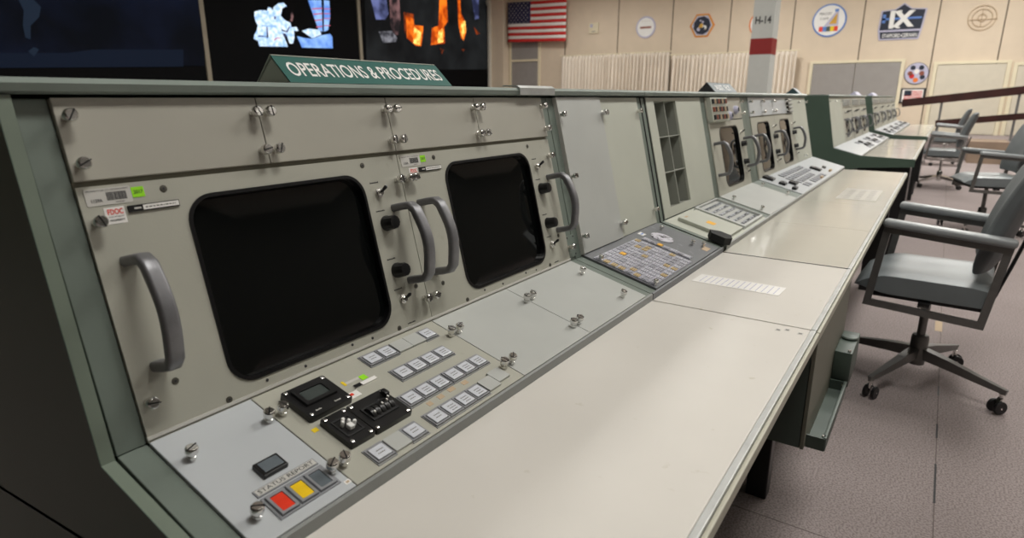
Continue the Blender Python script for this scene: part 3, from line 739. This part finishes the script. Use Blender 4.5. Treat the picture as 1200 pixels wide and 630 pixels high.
# ------------------------------------------------------------------ chairs
def caster(b_parent, M):
    c=MB()
    T=Matrix.Rotation(R(90),4,'Y')
    for s in (-.016,.016): c.lathe([(.010,-.006),(.024,-.006),(.027,-.003),(.027,.003),(.024,.006),(.010,.006)],'caster_black',20,Matrix.Translation((s,.012,.027)) @ T)
    c.lathe([(.004,-.024),(.004,.024)],'chrome',10,Matrix.Translation((0,.012,.027)) @ T)
    c.sweep([(0,.0,.062),(0,.008,.055),(0,.013,.046),(0,.014,.03)], rr(-.010,.010,-.004,.004,.002,2),'chrome',up=(1,0,0))
    c.lathe([(.006,.045),(.006,.072),(.011,.074),(.011,.080)],'chrome',12)
    return obj('caster', c, b_parent, M)
def make_chair(label, loc, rz, baserot=0, chrome=False):
    T=thing('office_chair', label, 'chair', loc, rz, 'grey office chairs along the consoles'); W=WM[T.name]
    steel='chrome' if chrome else 'chair_steel'
    for k in range(4):
        a=R(45+90*k)+baserot; ML=W @ Matrix.Rotation(a,4,'Z')
        l=MB(); path=[(.02,0,.135),(.12,0,.122),(.24,0,.102),(.335,0,.088)]
        sect=[(-.019,-.026),(.019,-.026),(.012,.024),(-.012,.024)]
        l.sweep(path,[(q[0],-q[1]) for q in sect],steel,up=(0,1,0),smooth=False,scales=[1,.85,.62,.42])
        L_=obj('leg', l, T, ML)
        caster(L_, ML @ Matrix.Translation((.322,0,0)) @ Matrix.Rotation(R(35+60*k),4,'Z'))
    c=MB(); c.lathe([(.030,.085),(.032,.10),(.033,.20),(.029,.215),(.016,.218),(.016,.40)],steel,24); c.lathe([(.0155,.30),(.0155,.405)],'black',16)
    obj('column', c, T, W)
    u=MB(); u.box((-.09,-.11,.395),(.09,.12,.425),'black',.006); u.box((-.255,-.02,.405),(.255,.02,.42),'black',.004); u.tube([(.08,.05,.405),(.16,.06,.40),(.19,.06,.395)],.006,'black'); u.box((.18,.045,.385),(.22,.075,.400),'black',.004)
    obj('tilt_mechanism', u, T, W)
    # seat cushion with a rolled front edge
    s=MB(); n=14; vs=[]; fs=[]; nx=12
    for layer in (0,1):
        for i in range(n+1):
            y=-.200+.445*i/n; t=i/n
            for j in range(nx+1):
                x=-.235+.47*j/nx; e=1-abs(2*j/nx-1)**6
                f=max(0,(t-.72)/.28); bk=max(0,(.12-t)/.12)
                if layer==0: z=.502+.018*e-.052*f*f-.012*bk -.012*(1-((2*j/nx-1)**2))*(1-(2*t-1)**2)
                else: z=.428+.026*f*f
                w=1-.06*f-.03*bk*bk
                vs.append((x*w,y,z))
    A=nx+1; off=(n+1)*A
    for i in range(n):
        for j in range(nx):
            fs.append([i*A+j,i*A+j+1,(i+1)*A+j+1,(i+1)*A+j]); fs.append([off+i*A+j,off+(i+1)*A+j,off+(i+1)*A+j+1,off+i*A+j+1])
    for i in range(n):
        for j in (0,nx): fs.append([i*A+j,(i+1)*A+j,off+(i+1)*A+j,off+i*A+j])
    for j in range(nx):
        for i in (0,n): fs.append([i*A+j,i*A+j+1,off+i*A+j+1,off+i*A+j])
    s.add(vs,fs,'leather',True); so=obj('seat', s, T, W)
    bv=so.modifiers.new('b','BEVEL'); bv.width=.014; bv.segments=3; bv.limit_method='ANGLE'; bv.angle_limit=R(50)
    obj('seat_pan', MB().box((-.225,-.19,.412),(.225,.19,.429),'black',.004), T, W)
    # closed side frames and arm pads
    for sx in (-1,1):
        f=MB(); X=sx*.252
        pts=[(X,.158,.690),(X,.190,.392),(X,-.182,.370),(X,-.218,.660)]
        bar=[(-.012,-.0065),(.012,-.0065),(.012,.0065),(-.012,.0065)]
        sec=[(-.008,-.013),(.008,-.013),(.008,.013),(-.008,.013)]
        # mitred loop
        P=[Vector(p) for p in pts]; nn=4; vs=[]; fs=[]
        cen=sum(P,Vector())/4
        for i in range(4):
            a=(P[i-1]-P[i]).normalized(); b_=(P[(i+1)%4]-P[i]).normalized(); m_=(a+b_).normalized(); k=.013/max(.3,math.sqrt(max(0,(1-a.dot(b_))/2)))
            for o_,x_ in ((k,-.009),(k,.009),(-k,.009),(-k,-.009)): vs.append(P[i]+m_*o_+Vector((x_,0,0)))
        for i in range(4):
            j=(i+1)%4
            for q in range(4): r_=(q+1)%4; fs.append([i*4+q,i*4+r_,j*4+r_,j*4+q])
        f.add(vs,fs,steel); obj('side_frame', f, T, W)
        a=MB(); a.box((X-.028,-.215,-.0155),(X+.028,.200,.0155),'arm_pad',.013,4,True,Matrix.Translation((0,-.025,.701)) @ Matrix.Rotation(R(4.3),4,'X'))
        obj('arm_pad', a, T, W)
        f2=MB(); f2.box((min(X,sx*.20),-.02,.398),(max(X,sx*.20),.02,.411),steel,.002); obj('cross_bar', f2, T, W)
    # backrest: curved padded slab leaning back
    k_=MB(); nz,nx=12,12; vs=[]; fs=[]
    for side in (0,1):
        for i in range(nz+1):
            t=i/nz; z=.545+.43*t
            for j in range(nx+1):
                q=2*j/nx-1; x=.212*q*(1-.05*(2*t-1)**4)
                curve=.035*(1-q*q); yb=-.135-.125*t-curve
                th=.064*(1-abs(q)**8*.45)*(1-abs(2*t-1)**8*.45)
                zz=z+(.014*(1-q*q) if i==nz else 0)
                vs.append((x, yb+(th/2 if side==0 else -th/2)+.02*math.sin(math.pi*t)*(1 if side==0 else .3), zz))
    A=nx+1; off=(nz+1)*A
    for i in range(nz):
        for j in range(nx):
            fs.append([i*A+j,i*A+j+1,(i+1)*A+j+1,(i+1)*A+j]); fs.append([off+i*A+j,off+(i+1)*A+j,off+(i+1)*A+j+1,off+i*A+j+1])
    for i in range(nz):
        for j in (0,nx): fs.append([i*A+j,(i+1)*A+j,off+(i+1)*A+j,off+i*A+j])
    for j in range(nx):
        for i in (0,nz): fs.append([i*A+j,i*A+j+1,off+i*A+j+1,off+i*A+j])
    k_.add(vs,fs,'leather_back',True); bo=obj('backrest', k_, T, W)
    bv=bo.modifiers.new('b','BEVEL'); bv.width=.018; bv.segments=3; bv.limit_method='ANGLE'; bv.angle_limit=R(50)
    g=MB(); g.sweep([(0,-.10,.41),(0,-.17,.405),(0,-.215,.425),(0,-.245,.55),(0,-.275,.68)], rr(-.022,.022,-.005,.005,.003,2),'black',up=(1,0,0)); obj('back_bracket', g, T, W)
    return T
make_chair('nearest grey office chair on four casters, drawn up to the worktop',(3.00,-.05,0),R(-3),R(22))
make_chair('grey office chair behind the nearest one, cut by the right edge of the photo',(7.04,-.40,0),R(14),R(10))
make_chair('small grey office chair with chrome casters, drawn up to the farthest console',(10.3,-.04,0),R(0),R(5),True)
make_chair('farthest grey office chair, mostly hidden behind the small chrome footed one',(13.75,-.05,0),R(0),R(15),True)

# ------------------------------------------------------------------ room
XW=17.0; YS=12.3; Y0=-7; X0_=-5; CZ=4.3
fl=MB(); fl.box((X0_,Y0,-.1),(XW,YS+.3,0),'carpet')
struct('floor', fl)
sm=MB()
for x in (1.70,): sm.box((x-.0012,-2.2,0),(x+.0012,.6,.0006),'seam')
for y in (-.145,): sm.box((1.4,y-.0012,0),(12,y+.0012,.0006),'seam')
for a_,b_ in ((2.05,2.30),(2.5,2.62),(2.9,3.0)): sm.box((a_,-.148,.0006),(b_,-.142,.0009),'ink')
struct('trim_1', sm)
struct('ceiling', MB().box((X0_,Y0,CZ),(XW,YS+.3,CZ+.1),'ceiling'))
w=MB(); w.box((XW,Y0,0),(XW+.12,YS+.3,CZ),'wall_beige'); struct('wall_right', w)
jn=MB()
for u in (661,721,782.5,848,920,999,1084,1160): 
    y=onx(u,114,XW).y; jn.box((XW-.006,y-.011,.4),(XW,y+.011,CZ),'wall_joint')
struct('trim_2', jn)
struct('wall_back', MB().box((X0_,YS,0),(XW,YS+.2,CZ),'wall_beige'))
struct('wall_front', MB().box((X0_,Y0-.1,0),(XW,Y0,CZ),'gallery'))
struct('wall_left', MB().box((X0_-.1,Y0,0),(X0_,YS,CZ),'gallery'))

# big screens on the back wall
ys=YS-.12
def poly(b, pts, m, z, y=None):
    P=[ony(u,v,ys-.02) for u,v in pts]
    vs=[(p.x,ys-.012-z,p.z) for p in P]+[(p.x,ys-.010-z,p.z) for p in P]; n=len(pts)
    fs=[list(range(n)),[n+i for i in range(n)][::-1]]+[[i,(i+1)%n,n+(i+1)%n,n+i] for i in range(n)]
    b.add(vs,fs,m)
xa=ony(242,60,ys).x; xb=ony(423,60,ys).x; xc=ony(571.5,60,ys).x
SZ0,SZ1=.01,3.9
def screen(x0,x1,label):
    T=thing('projection_screen',label,'screen',((x0+x1)/2,ys,SZ0),0,'big screens along the back wall')
    obj('panel', MB().box((x0,ys,SZ0),(x1,YS-.001,SZ1),'screen_black'), T)
    return T
S1=screen(ony(-140,60,ys).x,xa-.06,'left big wall screen showing a very dark navy picture')
S2=screen(xa+.06,xb-.06,'middle big wall screen showing a white spacesuited figure beside a striped flag')
S3=screen(xb+.06,xc,'right big wall screen showing orange engine flames')
def pic(S, polys, label):
    b=MB()
    for k,(m_,pts) in enumerate(polys): poly(b,pts,m_,.0015+.0012*k)
    obj('picture', b, S, label=label)
def em_noise(name, c1, c2, scale, st):
    m=em(name,c2,st); nt=m.node_tree; b=nt.nodes['Principled BSDF']; tc=nt.nodes.new('ShaderNodeTexCoord'); n=nt.nodes.new('ShaderNodeTexNoise'); n.inputs['Scale'].default_value=scale; n.inputs['Detail'].default_value=3
    r=nt.nodes.new('ShaderNodeValToRGB'); r.color_ramp.elements[0].position=.38; r.color_ramp.elements[1].position=.62; r.color_ramp.elements[0].color=lin(c1); r.color_ramp.elements[1].color=lin(c2)
    nt.links.new(tc.outputs['Object'],n.inputs['Vector']); nt.links.new(n.outputs['Fac'],r.inputs['Fac']); nt.links.new(r.outputs['Color'],b.inputs['Emission Color'])
for a_ in (('suit',(150,188,238),(228,243,255),11,1.05),('suitblue',(96,140,220),(150,190,245),4,1.0),('firec',(160,56,8),(250,120,28),4,1.1),('fireh',(240,110,20),(255,215,110),6,1.3),('emberc',(40,22,16),(150,60,20),5,1),('smokec',(40,34,36),(140,104,104),4,.7),('skyc',(40,44,70),(110,118,170),2.5,.8),('greyc',(60,60,66),(150,150,158),6,.7),('dimc',(14,15,16),(30,32,33),1.2,.9),('navyc',(4,7,14),(12,18,34),.8,.8)): em_noise(*a_)
pic(S1,[('navyc',[(0,-20),(232,-20),(240,60),(240,77),(-60,77),(-60,-20)]),('pic_navy2',[(-60,62),(80,62),(110,58),(215,58),(215,78),(-60,80)]),('pic_slate',[(17,-10),(30,-10),(48,8),(46,20),(36,30),(36,46),(30,44),(27,30),(28,12)]),('pic_slate',[(33,60),(40,55),(46,58),(40,66)])],'dim lunar picture')
def shift(pts, sx=110/1066, sy=65/630, ox=290, oy=0): return [(ox+x*sx, oy+y*sy) for x,y in pts]
A_=[('suit',shift([(85,130),(150,115),(225,120),(240,80),(270,90),(290,120),(300,80),(350,40),(410,30),(450,70),(400,90),(380,180),(430,230),(490,260),(500,310),(560,305),(580,350),(530,350),(535,420),(520,495),(480,490),(450,400),(400,380),(440,470),(460,530),(140,525),(120,460),(75,440),(80,400),(110,340),(120,290),(95,240),(80,180)])),
 ('suit',shift([(620,350),(700,325),(770,335),(820,330),(840,390),(740,435),(690,400)])),
 ('suitblue',shift([(565,410),(640,430),(740,440),(840,400),(940,385),(965,420),(970,548),(620,540)])),
 ('suitblue',shift([(690,0),(840,0),(855,360),(810,340),(780,260),(730,120)])),
 ('suitblue',shift([(870,0),(930,10),(940,190),(915,340),(870,360)]))]
for y in (95,155,225,300): A_.append(('pic_pink',shift([(730+ (y-95)*.25,y),(850,y-8),(850,y+6),(735+(y-95)*.25,y+14)])))
for y in (95,150,205,285): A_.append(('pic_pink',shift([(870,y),(940,y),(940,y+10),(870,y+10)])))
A_.append(('screen_black',shift([(410,110),(450,85),(500,130),(510,200),(470,235),(430,215),(400,170)])))
A_.append(('smokec',shift([(485,150),(505,130),(520,190),(505,245),(480,240),(492,200)])))
for q_ in ([(380,330),(440,350),(470,300),(480,310),(450,370),(385,350)],[(210,300),(225,300),(235,420),(215,440)],[(300,180),(320,190),(320,220),(295,215)],[(390,380),(430,380),(440,430),(410,420)],[(115,400),(210,410),(210,420),(115,415)]): A_.append(('skyc',shift(q_)))
A_.append(('suitblue',shift([(150,285),(310,290),(320,310),(160,300)]))); A_.append(('pic_pink',shift([(295,450),(330,425),(370,430),(370,440),(330,437),(300,465)])))
pic(S2,A_,'bright spacesuit picture')
g_=lambda p: shift(p,150/1181,80/630,430,0)
pic(S3,[('dimc',g_([(-20,-60),(1100,-60),(1110,640),(0,640)])),
 ('skyc',g_([(35,-20),(180,-20),(200,130),(170,180),(85,180)])),
 ('smokec',g_([(210,-20),(300,-20),(310,180),(290,320),(240,330),(215,200)])),
 ('greyc',g_([(110,290),(230,285),(280,350),(270,385),(150,395)])),
 ('emberc',g_([(340,110),(430,130),(430,240),(410,380),(350,310)])),
 ('firec',g_([(360,150),(430,170),(435,230),(520,240),(515,330),(500,425),(450,420),(370,350)])),
 ('fireh',g_([(435,250),(500,300),(500,345),(490,415),(430,400)])),
 ('firec',g_([(670,-20),(735,-20),(745,200),(710,250),(720,400),(590,415),(600,260),(660,235)])),
 ('fireh',g_([(660,290),(695,260),(705,390),(650,400)])),
 ('firec',g_([(835,-20),(860,-20),(865,120),(905,200),(915,290),(890,375),(870,350),(845,230)])),
 ('fireh',g_([(870,200),(905,190),(915,290),(888,370),(865,290)])),
 ('skyc',g_([(965,-20),(1030,-20),(1030,170),(995,180)])),
 ('emberc',g_([(985,250),(1040,310),(1010,320)])), ('emberc',g_([(870,450),(900,455),(885,475)])),('emberc',g_([(670,440),(705,460),(690,500)]))],'rocket fire picture')
for i,x in enumerate((xa,xb)):
    struct('trim_%d'%(3+i), MB().box((x-.045,ys-.02,.4),(x+.045,YS,CZ),'screen_frame'))
struct('trim_5', MB().box((xc+.01,ys-.06,0),(xc+.12,YS,CZ),'column_light'))

# wall side details
def wy(u,v,d=0): p=onx(u,v,XW-d); return p.y,p.z
pp=MB(); y1=wy(580,60)[0]; y0=wy(597,60)[0]; pp.box((XW-.35,y0,0),(XW,YS,CZ),'wall_beige'); struct('trim_6', pp)
def door(n, u0,u1,vtop,m,leaves=1,zb=0.0,frame_='cream'):
    ya,z=wy(u0,vtop); yb,_=wy(u1,vtop)
    b=MB(); t=.07
    b.box((XW-.05,yb,zb),(XW,yb+t,z),frame_); b.box((XW-.05,ya-t,zb),(XW,ya,z),frame_); b.box((XW-.05,yb+t+.0005,z-.06),(XW,ya-t-.0005,z),frame_)
    W_=(ya-t-yb-t)/leaves
    D_=struct('door_%d'%n, b)
    for k in range(leaves):
        l=MB(); l.box((XW-.035,yb+t+k*W_+.006,zb+.01),(XW-.005,yb+t+(k+1)*W_-.006,z-.07),m)
        LO=obj('door_leaf', l, D_)
    return D_,ya,yb,z
door(1,598,634,15,'door_grey')
y_,z_=wy(615,71); b=MB(); ya=wy(600,70)[0]; yb=wy(633,70)[0]; b.box((XW-.07,yb,z_-.03),(XW-.034,ya,z_+.03),'cream'); obj('push_bar', b, bpy.data.objects['door_1'])
door(2,950,1061,72,'door_grey',2,.4)
door(3,1095,1186,72.5,'door_cream',1,.4)
door(4,1189,1300,73,'door_cream',1,.4)
# curtains
def curtain(u0,u1,vt,label,tan):
    ya,zt=wy(u0,vt,.25); yb,_=wy(u1,vt,.25); n=int((ya-yb)/.013); b=MB(); vs=[]; fs=[]; rnd=random.Random(int(u0))
    ph=0; X=XW-.25; prof=[]
    for i in range(n+1):
        ph+=.45+.65*rnd.random(); prof.append((ya+(yb-ya)*i/n, math.sin(ph)*.085))
    lev=[zt+.02,zt-.03,zt-.08,.9,.05]
    for k,z in enumerate(lev):
        a=(.35,.25,.6,1,1.1)[k]
        vs+=[(X+d*a,y,z) for y,d in prof]
    N=n+1
    for k in range(len(lev)-1):
        for i in range(n): fs.append([k*N+i,k*N+i+1,(k+1)*N+i+1,(k+1)*N+i])
    b.add(vs,fs,'curtain',True)
    T=thing('curtain',label,'curtain',(X,(ya+yb)/2,0),0,'pleated curtains on the right wall')
    o=obj('cloth', b, T); s_=o.modifiers.new('s','SOLIDIFY'); s_.thickness=.004
    r_=MB(); r_.tube([(X-.0,ya+.05,zt+.035),(X,yb-.05,zt+.035)],.016,'cream',8,up=(0,0,1)); obj('rail', r_, T)
curtain(658,784,67,'left cream pleated curtain on the far wall, beside the flag',0)
curtain(787,934,66,'right cream pleated curtain on the far wall, behind the grey marked column',0)
# building column H-14
cx0=13.0
pa=onx(879.5,50,cx0); pb_=onx(904.5,50,cx0)
zt=onx(880,45.5,cx0).z; zb_=onx(880,64,cx0).z
cb=MB(); wd=pa.y-pb_.y
cb.box((cx0,pb_.y,0),(cx0+.40,pa.y,CZ),'column_grey')
CO=struct('trim_7', cb)
bd=MB(); bd.box((cx0-.004,pb_.y-.004,zb_),(cx0+.404,pa.y+.004,zt),'band_red'); obj('red_band', bd, CO)
tx=MB(); zz=onx(890,30,cx0).z; M_=Matrix(((0,0,-1,cx0-.003),(-1,0,0,pa.y-.05),(0,1,0,zz),(0,0,0,1)))
tx.text('H-14',0,0.03,wd-.10,.135,0,'ink',bold=.03); obj('lettering', tx, CO, M_)
# flag
def flagm(w,h,wave=.02):
    b=MB(); nx=26; 
    def P(x,y,d=0): return (x*w, y*h - .10*x*h*.55, wave*math.sin(x*9)+d)
    for k in range(13):
        y1=1-k/13; y0_=1-(k+1)/13; vs=[];fs=[]
        for i in range(nx+1): vs+=[P(i/nx,y0_),P(i/nx,y1)]
        for i in range(nx): fs.append([2*i,2*i+2,2*i+3,2*i+1])
        b.add(vs,fs,'flag_white' if k%2 else 'flag_red',True)
    vs=[];fs=[]
    for i in range(11): vs+=[P(.4*i/10,6/13,.004),P(.4*i/10,1.0,.004)]
    for i in range(10): fs.append([2*i,2*i+2,2*i+3,2*i+1])
    b.add(vs,fs,'flag_blue',True)
    for r_ in range(9):
        for c in range(6 if r_%2==0 else 5):
            x=.4*((c+.5+(0 if r_%2==0 else .5))/6.2); y=6/13+(7/13)*((9-r_-.5)/9.2); q=P(x,y,.007)
            pts=[]
            for s in range(10):
                a=math.pi/2+s*math.pi/5; rr_=(.011 if s%2==0 else .005)*w/1.2; pts.append((q[0]+rr_*math.cos(a),q[1]+rr_*math.sin(a)))
            b.prism(pts,q[2],q[2]+.001,'flag_white')
    return b
def wallM(u,v,d=.02):   # frame on the right wall: x to the viewer's right, y up, z out of the wall
    p=onx(u,v,XW-d); return Matrix(((0,0,-1,XW-d),(-1,0,0,p.y),(0,1,0,p.z),(0,0,0,1)))
M0=wallM(595,49.5,.30); wdt=onx(595,49,XW-.3).y-onx(663,49,XW-.3).y; ht=onx(595,3,XW-.3).z-onx(595,49.5,XW-.3).z
fo=obj('flag', flagm(wdt,ht), None, M0); tag(fo,'large red white and blue striped flag with stars hanging on the far wall','flag')
s_=fo.modifiers.new('s','SOLIDIFY'); s_.thickness=.003
fr=MB(); fr.tube([(0,ht+.01,0),(wdt,ht*.945+.01,0)],.012,'cream',8,up=(0,0,1)); obj('pole', fr, fo, M0)
for q in (.12,.88):
    pass
br=MB(); 
for q in (.1,.9): br.box((wdt*q-.01,ht*(1-.05*q),-.29),(wdt*q+.01,ht*(1-.05*q)+.02,0),'cream')
obj('bracket', br, fo, M0)
ppm=(onx(900,40,XW).y-onx(901,40,XW).y)
def disc(b,r,z0,z1,m,sx=1,sy=1,cx=0,cy=0,n=40): b.prism([(cx+r*sx*math.cos(2*math.pi*i/n),cy+r*sy*math.sin(2*math.pi*i/n)) for i in range(n)],z0,z1,m)
def emblem(u,v,b,label): o=obj('wall_emblem', b, None, wallM(u,v,.0)); return tag(o,label,'emblem','mission emblems on the far wall')
k=ppm
b=MB(); disc(b,14*k,0,.02,'lilac'); disc(b,12*k,.02,.024,'white'); b.box((-8*k,-1.6*k,.024),(8*k,1*k,.026),'brown'); b.text('. . . . .',-5*k,7*k,10*k,1*k,.024,'brown'); emblem(757,32,b,'pale lilac ringed round emblem with one brown line of lettering')
b=MB(); hx=lambda r:[(r*math.cos(math.pi/3*i),r*math.sin(math.pi/3*i)) for i in range(6)]
b.prism(hx(16*k),0,.02,'orange'); b.prism(hx(15*k),.02,.024,'gold'); b.prism(hx(13.6*k),.024,.028,'lilac'); 
rnd=random.Random(4); disc(b,11.3*k,.028,.030,'navy',1,1,0,0,9)
for q in range(16):
    a=rnd.random()*6.3; r_=rnd.random()*8*k; disc(b,(1+rnd.random()*1.6)*k,.030,.032+.0002*q,('white','navy','gold','lilac')[q%4],1,1,r_*math.cos(a),r_*math.sin(a),10)
emblem(823,30,b,'hexagonal emblem with orange border and dark blue picture')
b=MB(); disc(b,16*k,0,.02,'orange'); disc(b,14.4*k,.02,.024,'white'); disc(b,11*k,.024,.026,'navy',1,.8); disc(b,6*k,.026,.028,'white',1.2,.35,-3*k,-6*k)
emblem(894,28,b,'orange ringed round emblem half hidden by the grey column')
b=MB(); disc(b,18*k,0,.02,'blue'); disc(b,16.4*k,.02,.024,'white'); b.prism([(-5*k,-6*k),(10*k,-6*k),(9*k,9*k),(6*k,9*k)],.024,.026,'lilac'); b.prism([(0,-4*k),(8*k,-4*k),(8*k,8*k)],.026,.028,'gold')
for i,m_ in enumerate(('sticker_red','blue','green_dark','sticker_yellow','sticker_red')): b.box(((-10+4*i)*k,-12*k,.026),((-6+4*i)*k,-6.5*k,.028),m_)
b.box((5*k,9*k,.028),(9*k,12*k,.03),'blue'); b.text('MERCURY',-11*k,6*k,13*k,3*k,.024,'ink'); b.text('CAPE',-10*k,1*k,9*k,2.4*k,.024,'ink'); emblem(972,24,b,'round white emblem with blue rim and a coloured chart triangle')
b=MB(); sh=[(-21*k,12*k),(-8*k,13*k),(0,19*k),(8*k,13*k),(22*k,12*k),(20*k,-8*k),(18*k,-19*k),(-20*k,-19*k),(-22*k,-8*k)]
b.prism(sh,0,.02,'lilac'); b.prism([(x*.93,y*.92) for x,y in sh],.02,.024,'navy'); b.box((-20*k,-10.5*k,.024),(19*k,-8.5*k,.026),'lilac')
b.box((-19*k,-1*k,.024),(-16*k,8*k,.026),'blue'); b.box((-19*k,2*k,.024),(18*k,4*k,.026),'blue'); b.text('IX',-12*k,-6*k,24*k,17*k,.027,'white',bold=.05); b.text('STAFFORD-CERNAN',-17*k,-16.5*k,33*k,4*k,.024,'white',bold=.02)
for xx in (-10.5,-4): b.box((xx*k-1.2*k,-7*k,.027),(xx*k+3*k,-5.6*k,.0275),'white'); b.box((xx*k-1.2*k,10*k,.027),(xx*k+3*k,11.4*k,.0275),'white')
emblem(1057,25,b,'dark blue crest shaped emblem with large white IX')
b=MB()
C_=lambda r:[(r*math.cos(2*math.pi*i/40),r*math.sin(2*math.pi*i/40)) for i in range(40)]
for r_ in (12.5,9,4): b.ring(C_(r_*k),C_((r_-.9)*k),0,.02,'tape')
b.box((-11*k,-2*k,0),(13*k,-1.2*k,.02),'tape'); b.box((-.7*k,-9*k,0),(0,9*k,.02),'tape')
emblem(1151,21,b,'faint beige round emblem in outline, nearest the right edge')
b=MB(); disc(b,11.5*k,0,.02,'navy'); disc(b,11*k,.02,.022,'lilac')
for x,y,m_ in ((-4,6,'navy'),(4,6,'navy'),(-6,0,'brown'),(5,0,'brown'),(-4,-3,'flag_red'),(0,-7,'orange'),(0,2,'flag_white'),(6,-4,'navy')): disc(b,2.6*k,.022,.024,m_,1,1,x*k,y*k,8)
emblem(1074,86,b,'small round emblem of flags above the framed flag by the doors')
b=MB(); b.box((-12*k,-8*k,0),(12*k,8*k,.02),'ink'); b.box((-9.8*k,-6.6*k,.02),(10*k,6.6*k,.023),'flag_white')
for i in range(7): b.box((-8*k,(-5.5+1.6*i)*k,.023),(9*k,(-4.7+1.6*i)*k,.024),'flag_red')
b.box((-8*k,0*k,.024),(-1*k,5.6*k,.026),'navy'); tag(obj('framed_flag', b, None, wallM(1069,112)),'small framed stars and stripes picture beside the doors','picture')
b=MB(); b.box((-7.5*k,-7*k,0),(7.5*k,7*k,.02),'sticker_yellow'if 0 else 'cream'); b.box((-5.5*k,1*k,.02),(-1.5*k,5.5*k,.022),'lilac'); b.box((-3*k,-5*k,.02),(3*k,-4.2*k,.022),'ink_soft')
tag(obj('wall_notice', b, None, wallM(696,33)),'small cream notice on the far wall between flag and round emblem','notice')

# raised walkway with handrail in front of the doors
st=MB(); st.box((15.3,-7,0),(XW,2.6,.40),'carpet'); struct('trim_8', st)
st=MB(); y0=onx(1178,170,15.2).y; y1=onx(1134,170,15.2).y; st.box((14.4,y0,0),(15.29,y1,.40),'step',.004); tag(obj('step_block', st),'low beige block at the foot of the walkway, behind the chairs','step')
st=MB(); st.box((13.6,y0-2.5,0),(15.3,y0-.01,.20),'carpet'); st.box((14.4,y0-2.5,.20),(15.3,y0-.01,.395),'carpet'); tag(obj('carpeted_steps', st),'carpeted steps climbing to the walkway at the right','steps')
RX=14.8
T=thing('handrail','dark wooden double handrail rising to the right in front of the doors','handrail',(RX,0,0))
def railb(p,q,h):
    a=onx(*p,RX); c=onx(*q,RX); d=(c-a)*.8; c=c+d
    b=MB(); b.sweep([a,c],[(-.022,-h/2),(.022,-h/2),(.022,h/2),(-.022,h/2)],'wood_rail',up=(1,0,0),smooth=False); obj('rail', b, T)
railb((1057,121),(1200,105.5),.145); railb((1096,144.5),(1200,136),.115)
for u,v0 in ((1104.5,116),(1196,107)):
    p=onx(u,v0,RX); b=MB(); b.box((RX+.02,p.y-.02,.405),(RX+.06,p.y+.02,p.z),'steel_post',.003); obj('post', b, T)

# floor marks
b=MB(); b.box((-.09,-.016,0),(.09,.016,.0008),'tape'); tag(obj('tape_mark', b, None, Matrix.Translation((3.86,-.135,0))),'short strip of tan tape on the carpet behind the near chair','tape')

# ------------------------------------------------------------------ lights
def lamp(x,y,sx,sy,p,col=(1,.985,.94)):
    l=bpy.data.lights.new('ceiling_lamp','AREA'); l.shape='RECTANGLE'; l.size=sx; l.size_y=sy; l.energy=p; l.color=col
    o=bpy.data.objects.new('ceiling_lamp', l); COL.objects.link(o); o.location=(x,y,CZ-.09)
i=0
for x in (1.0,4.2,7.4,10.6,14.0):
    for y in (-4.4,-.5,3.8,8.4):
        pw={-4.4:9,-.5:58,3.8:34,8.4:30}[y]*(2.3 if x>12 else .8 if x<2 else 1)
        lamp(x,y,1.2,.6,pw)
        T=thing('ceiling_light','flat rectangular ceiling light above the console room','light',(x,y,CZ-.07),0,'ceiling lights')
        b=MB(); b.plate_hole(-.65,.65,-.35,.35,-.6,.6,-.3,.3,.01,0,.07,'white',1); obj('frame', b, T, WM[T.name])
        b=MB(); b.box((-.6,-.3,.02),(.6,.3,.04),'lamp'); obj('diffuser', b, T, WM[T.name])
w=bpy.data.worlds.new('world'); scn.world=w; w.use_nodes=True
w.node_tree.nodes['Background'].inputs[0].default_value=(.9,.92,1,1); w.node_tree.nodes['Background'].inputs[1].default_value=.3
vs_=scn.view_settings; vs_.view_transform='Standard'; vs_.look='None'; vs_.gamma=1; vs_.exposure=0.35; vs_.use_curve_mapping=False
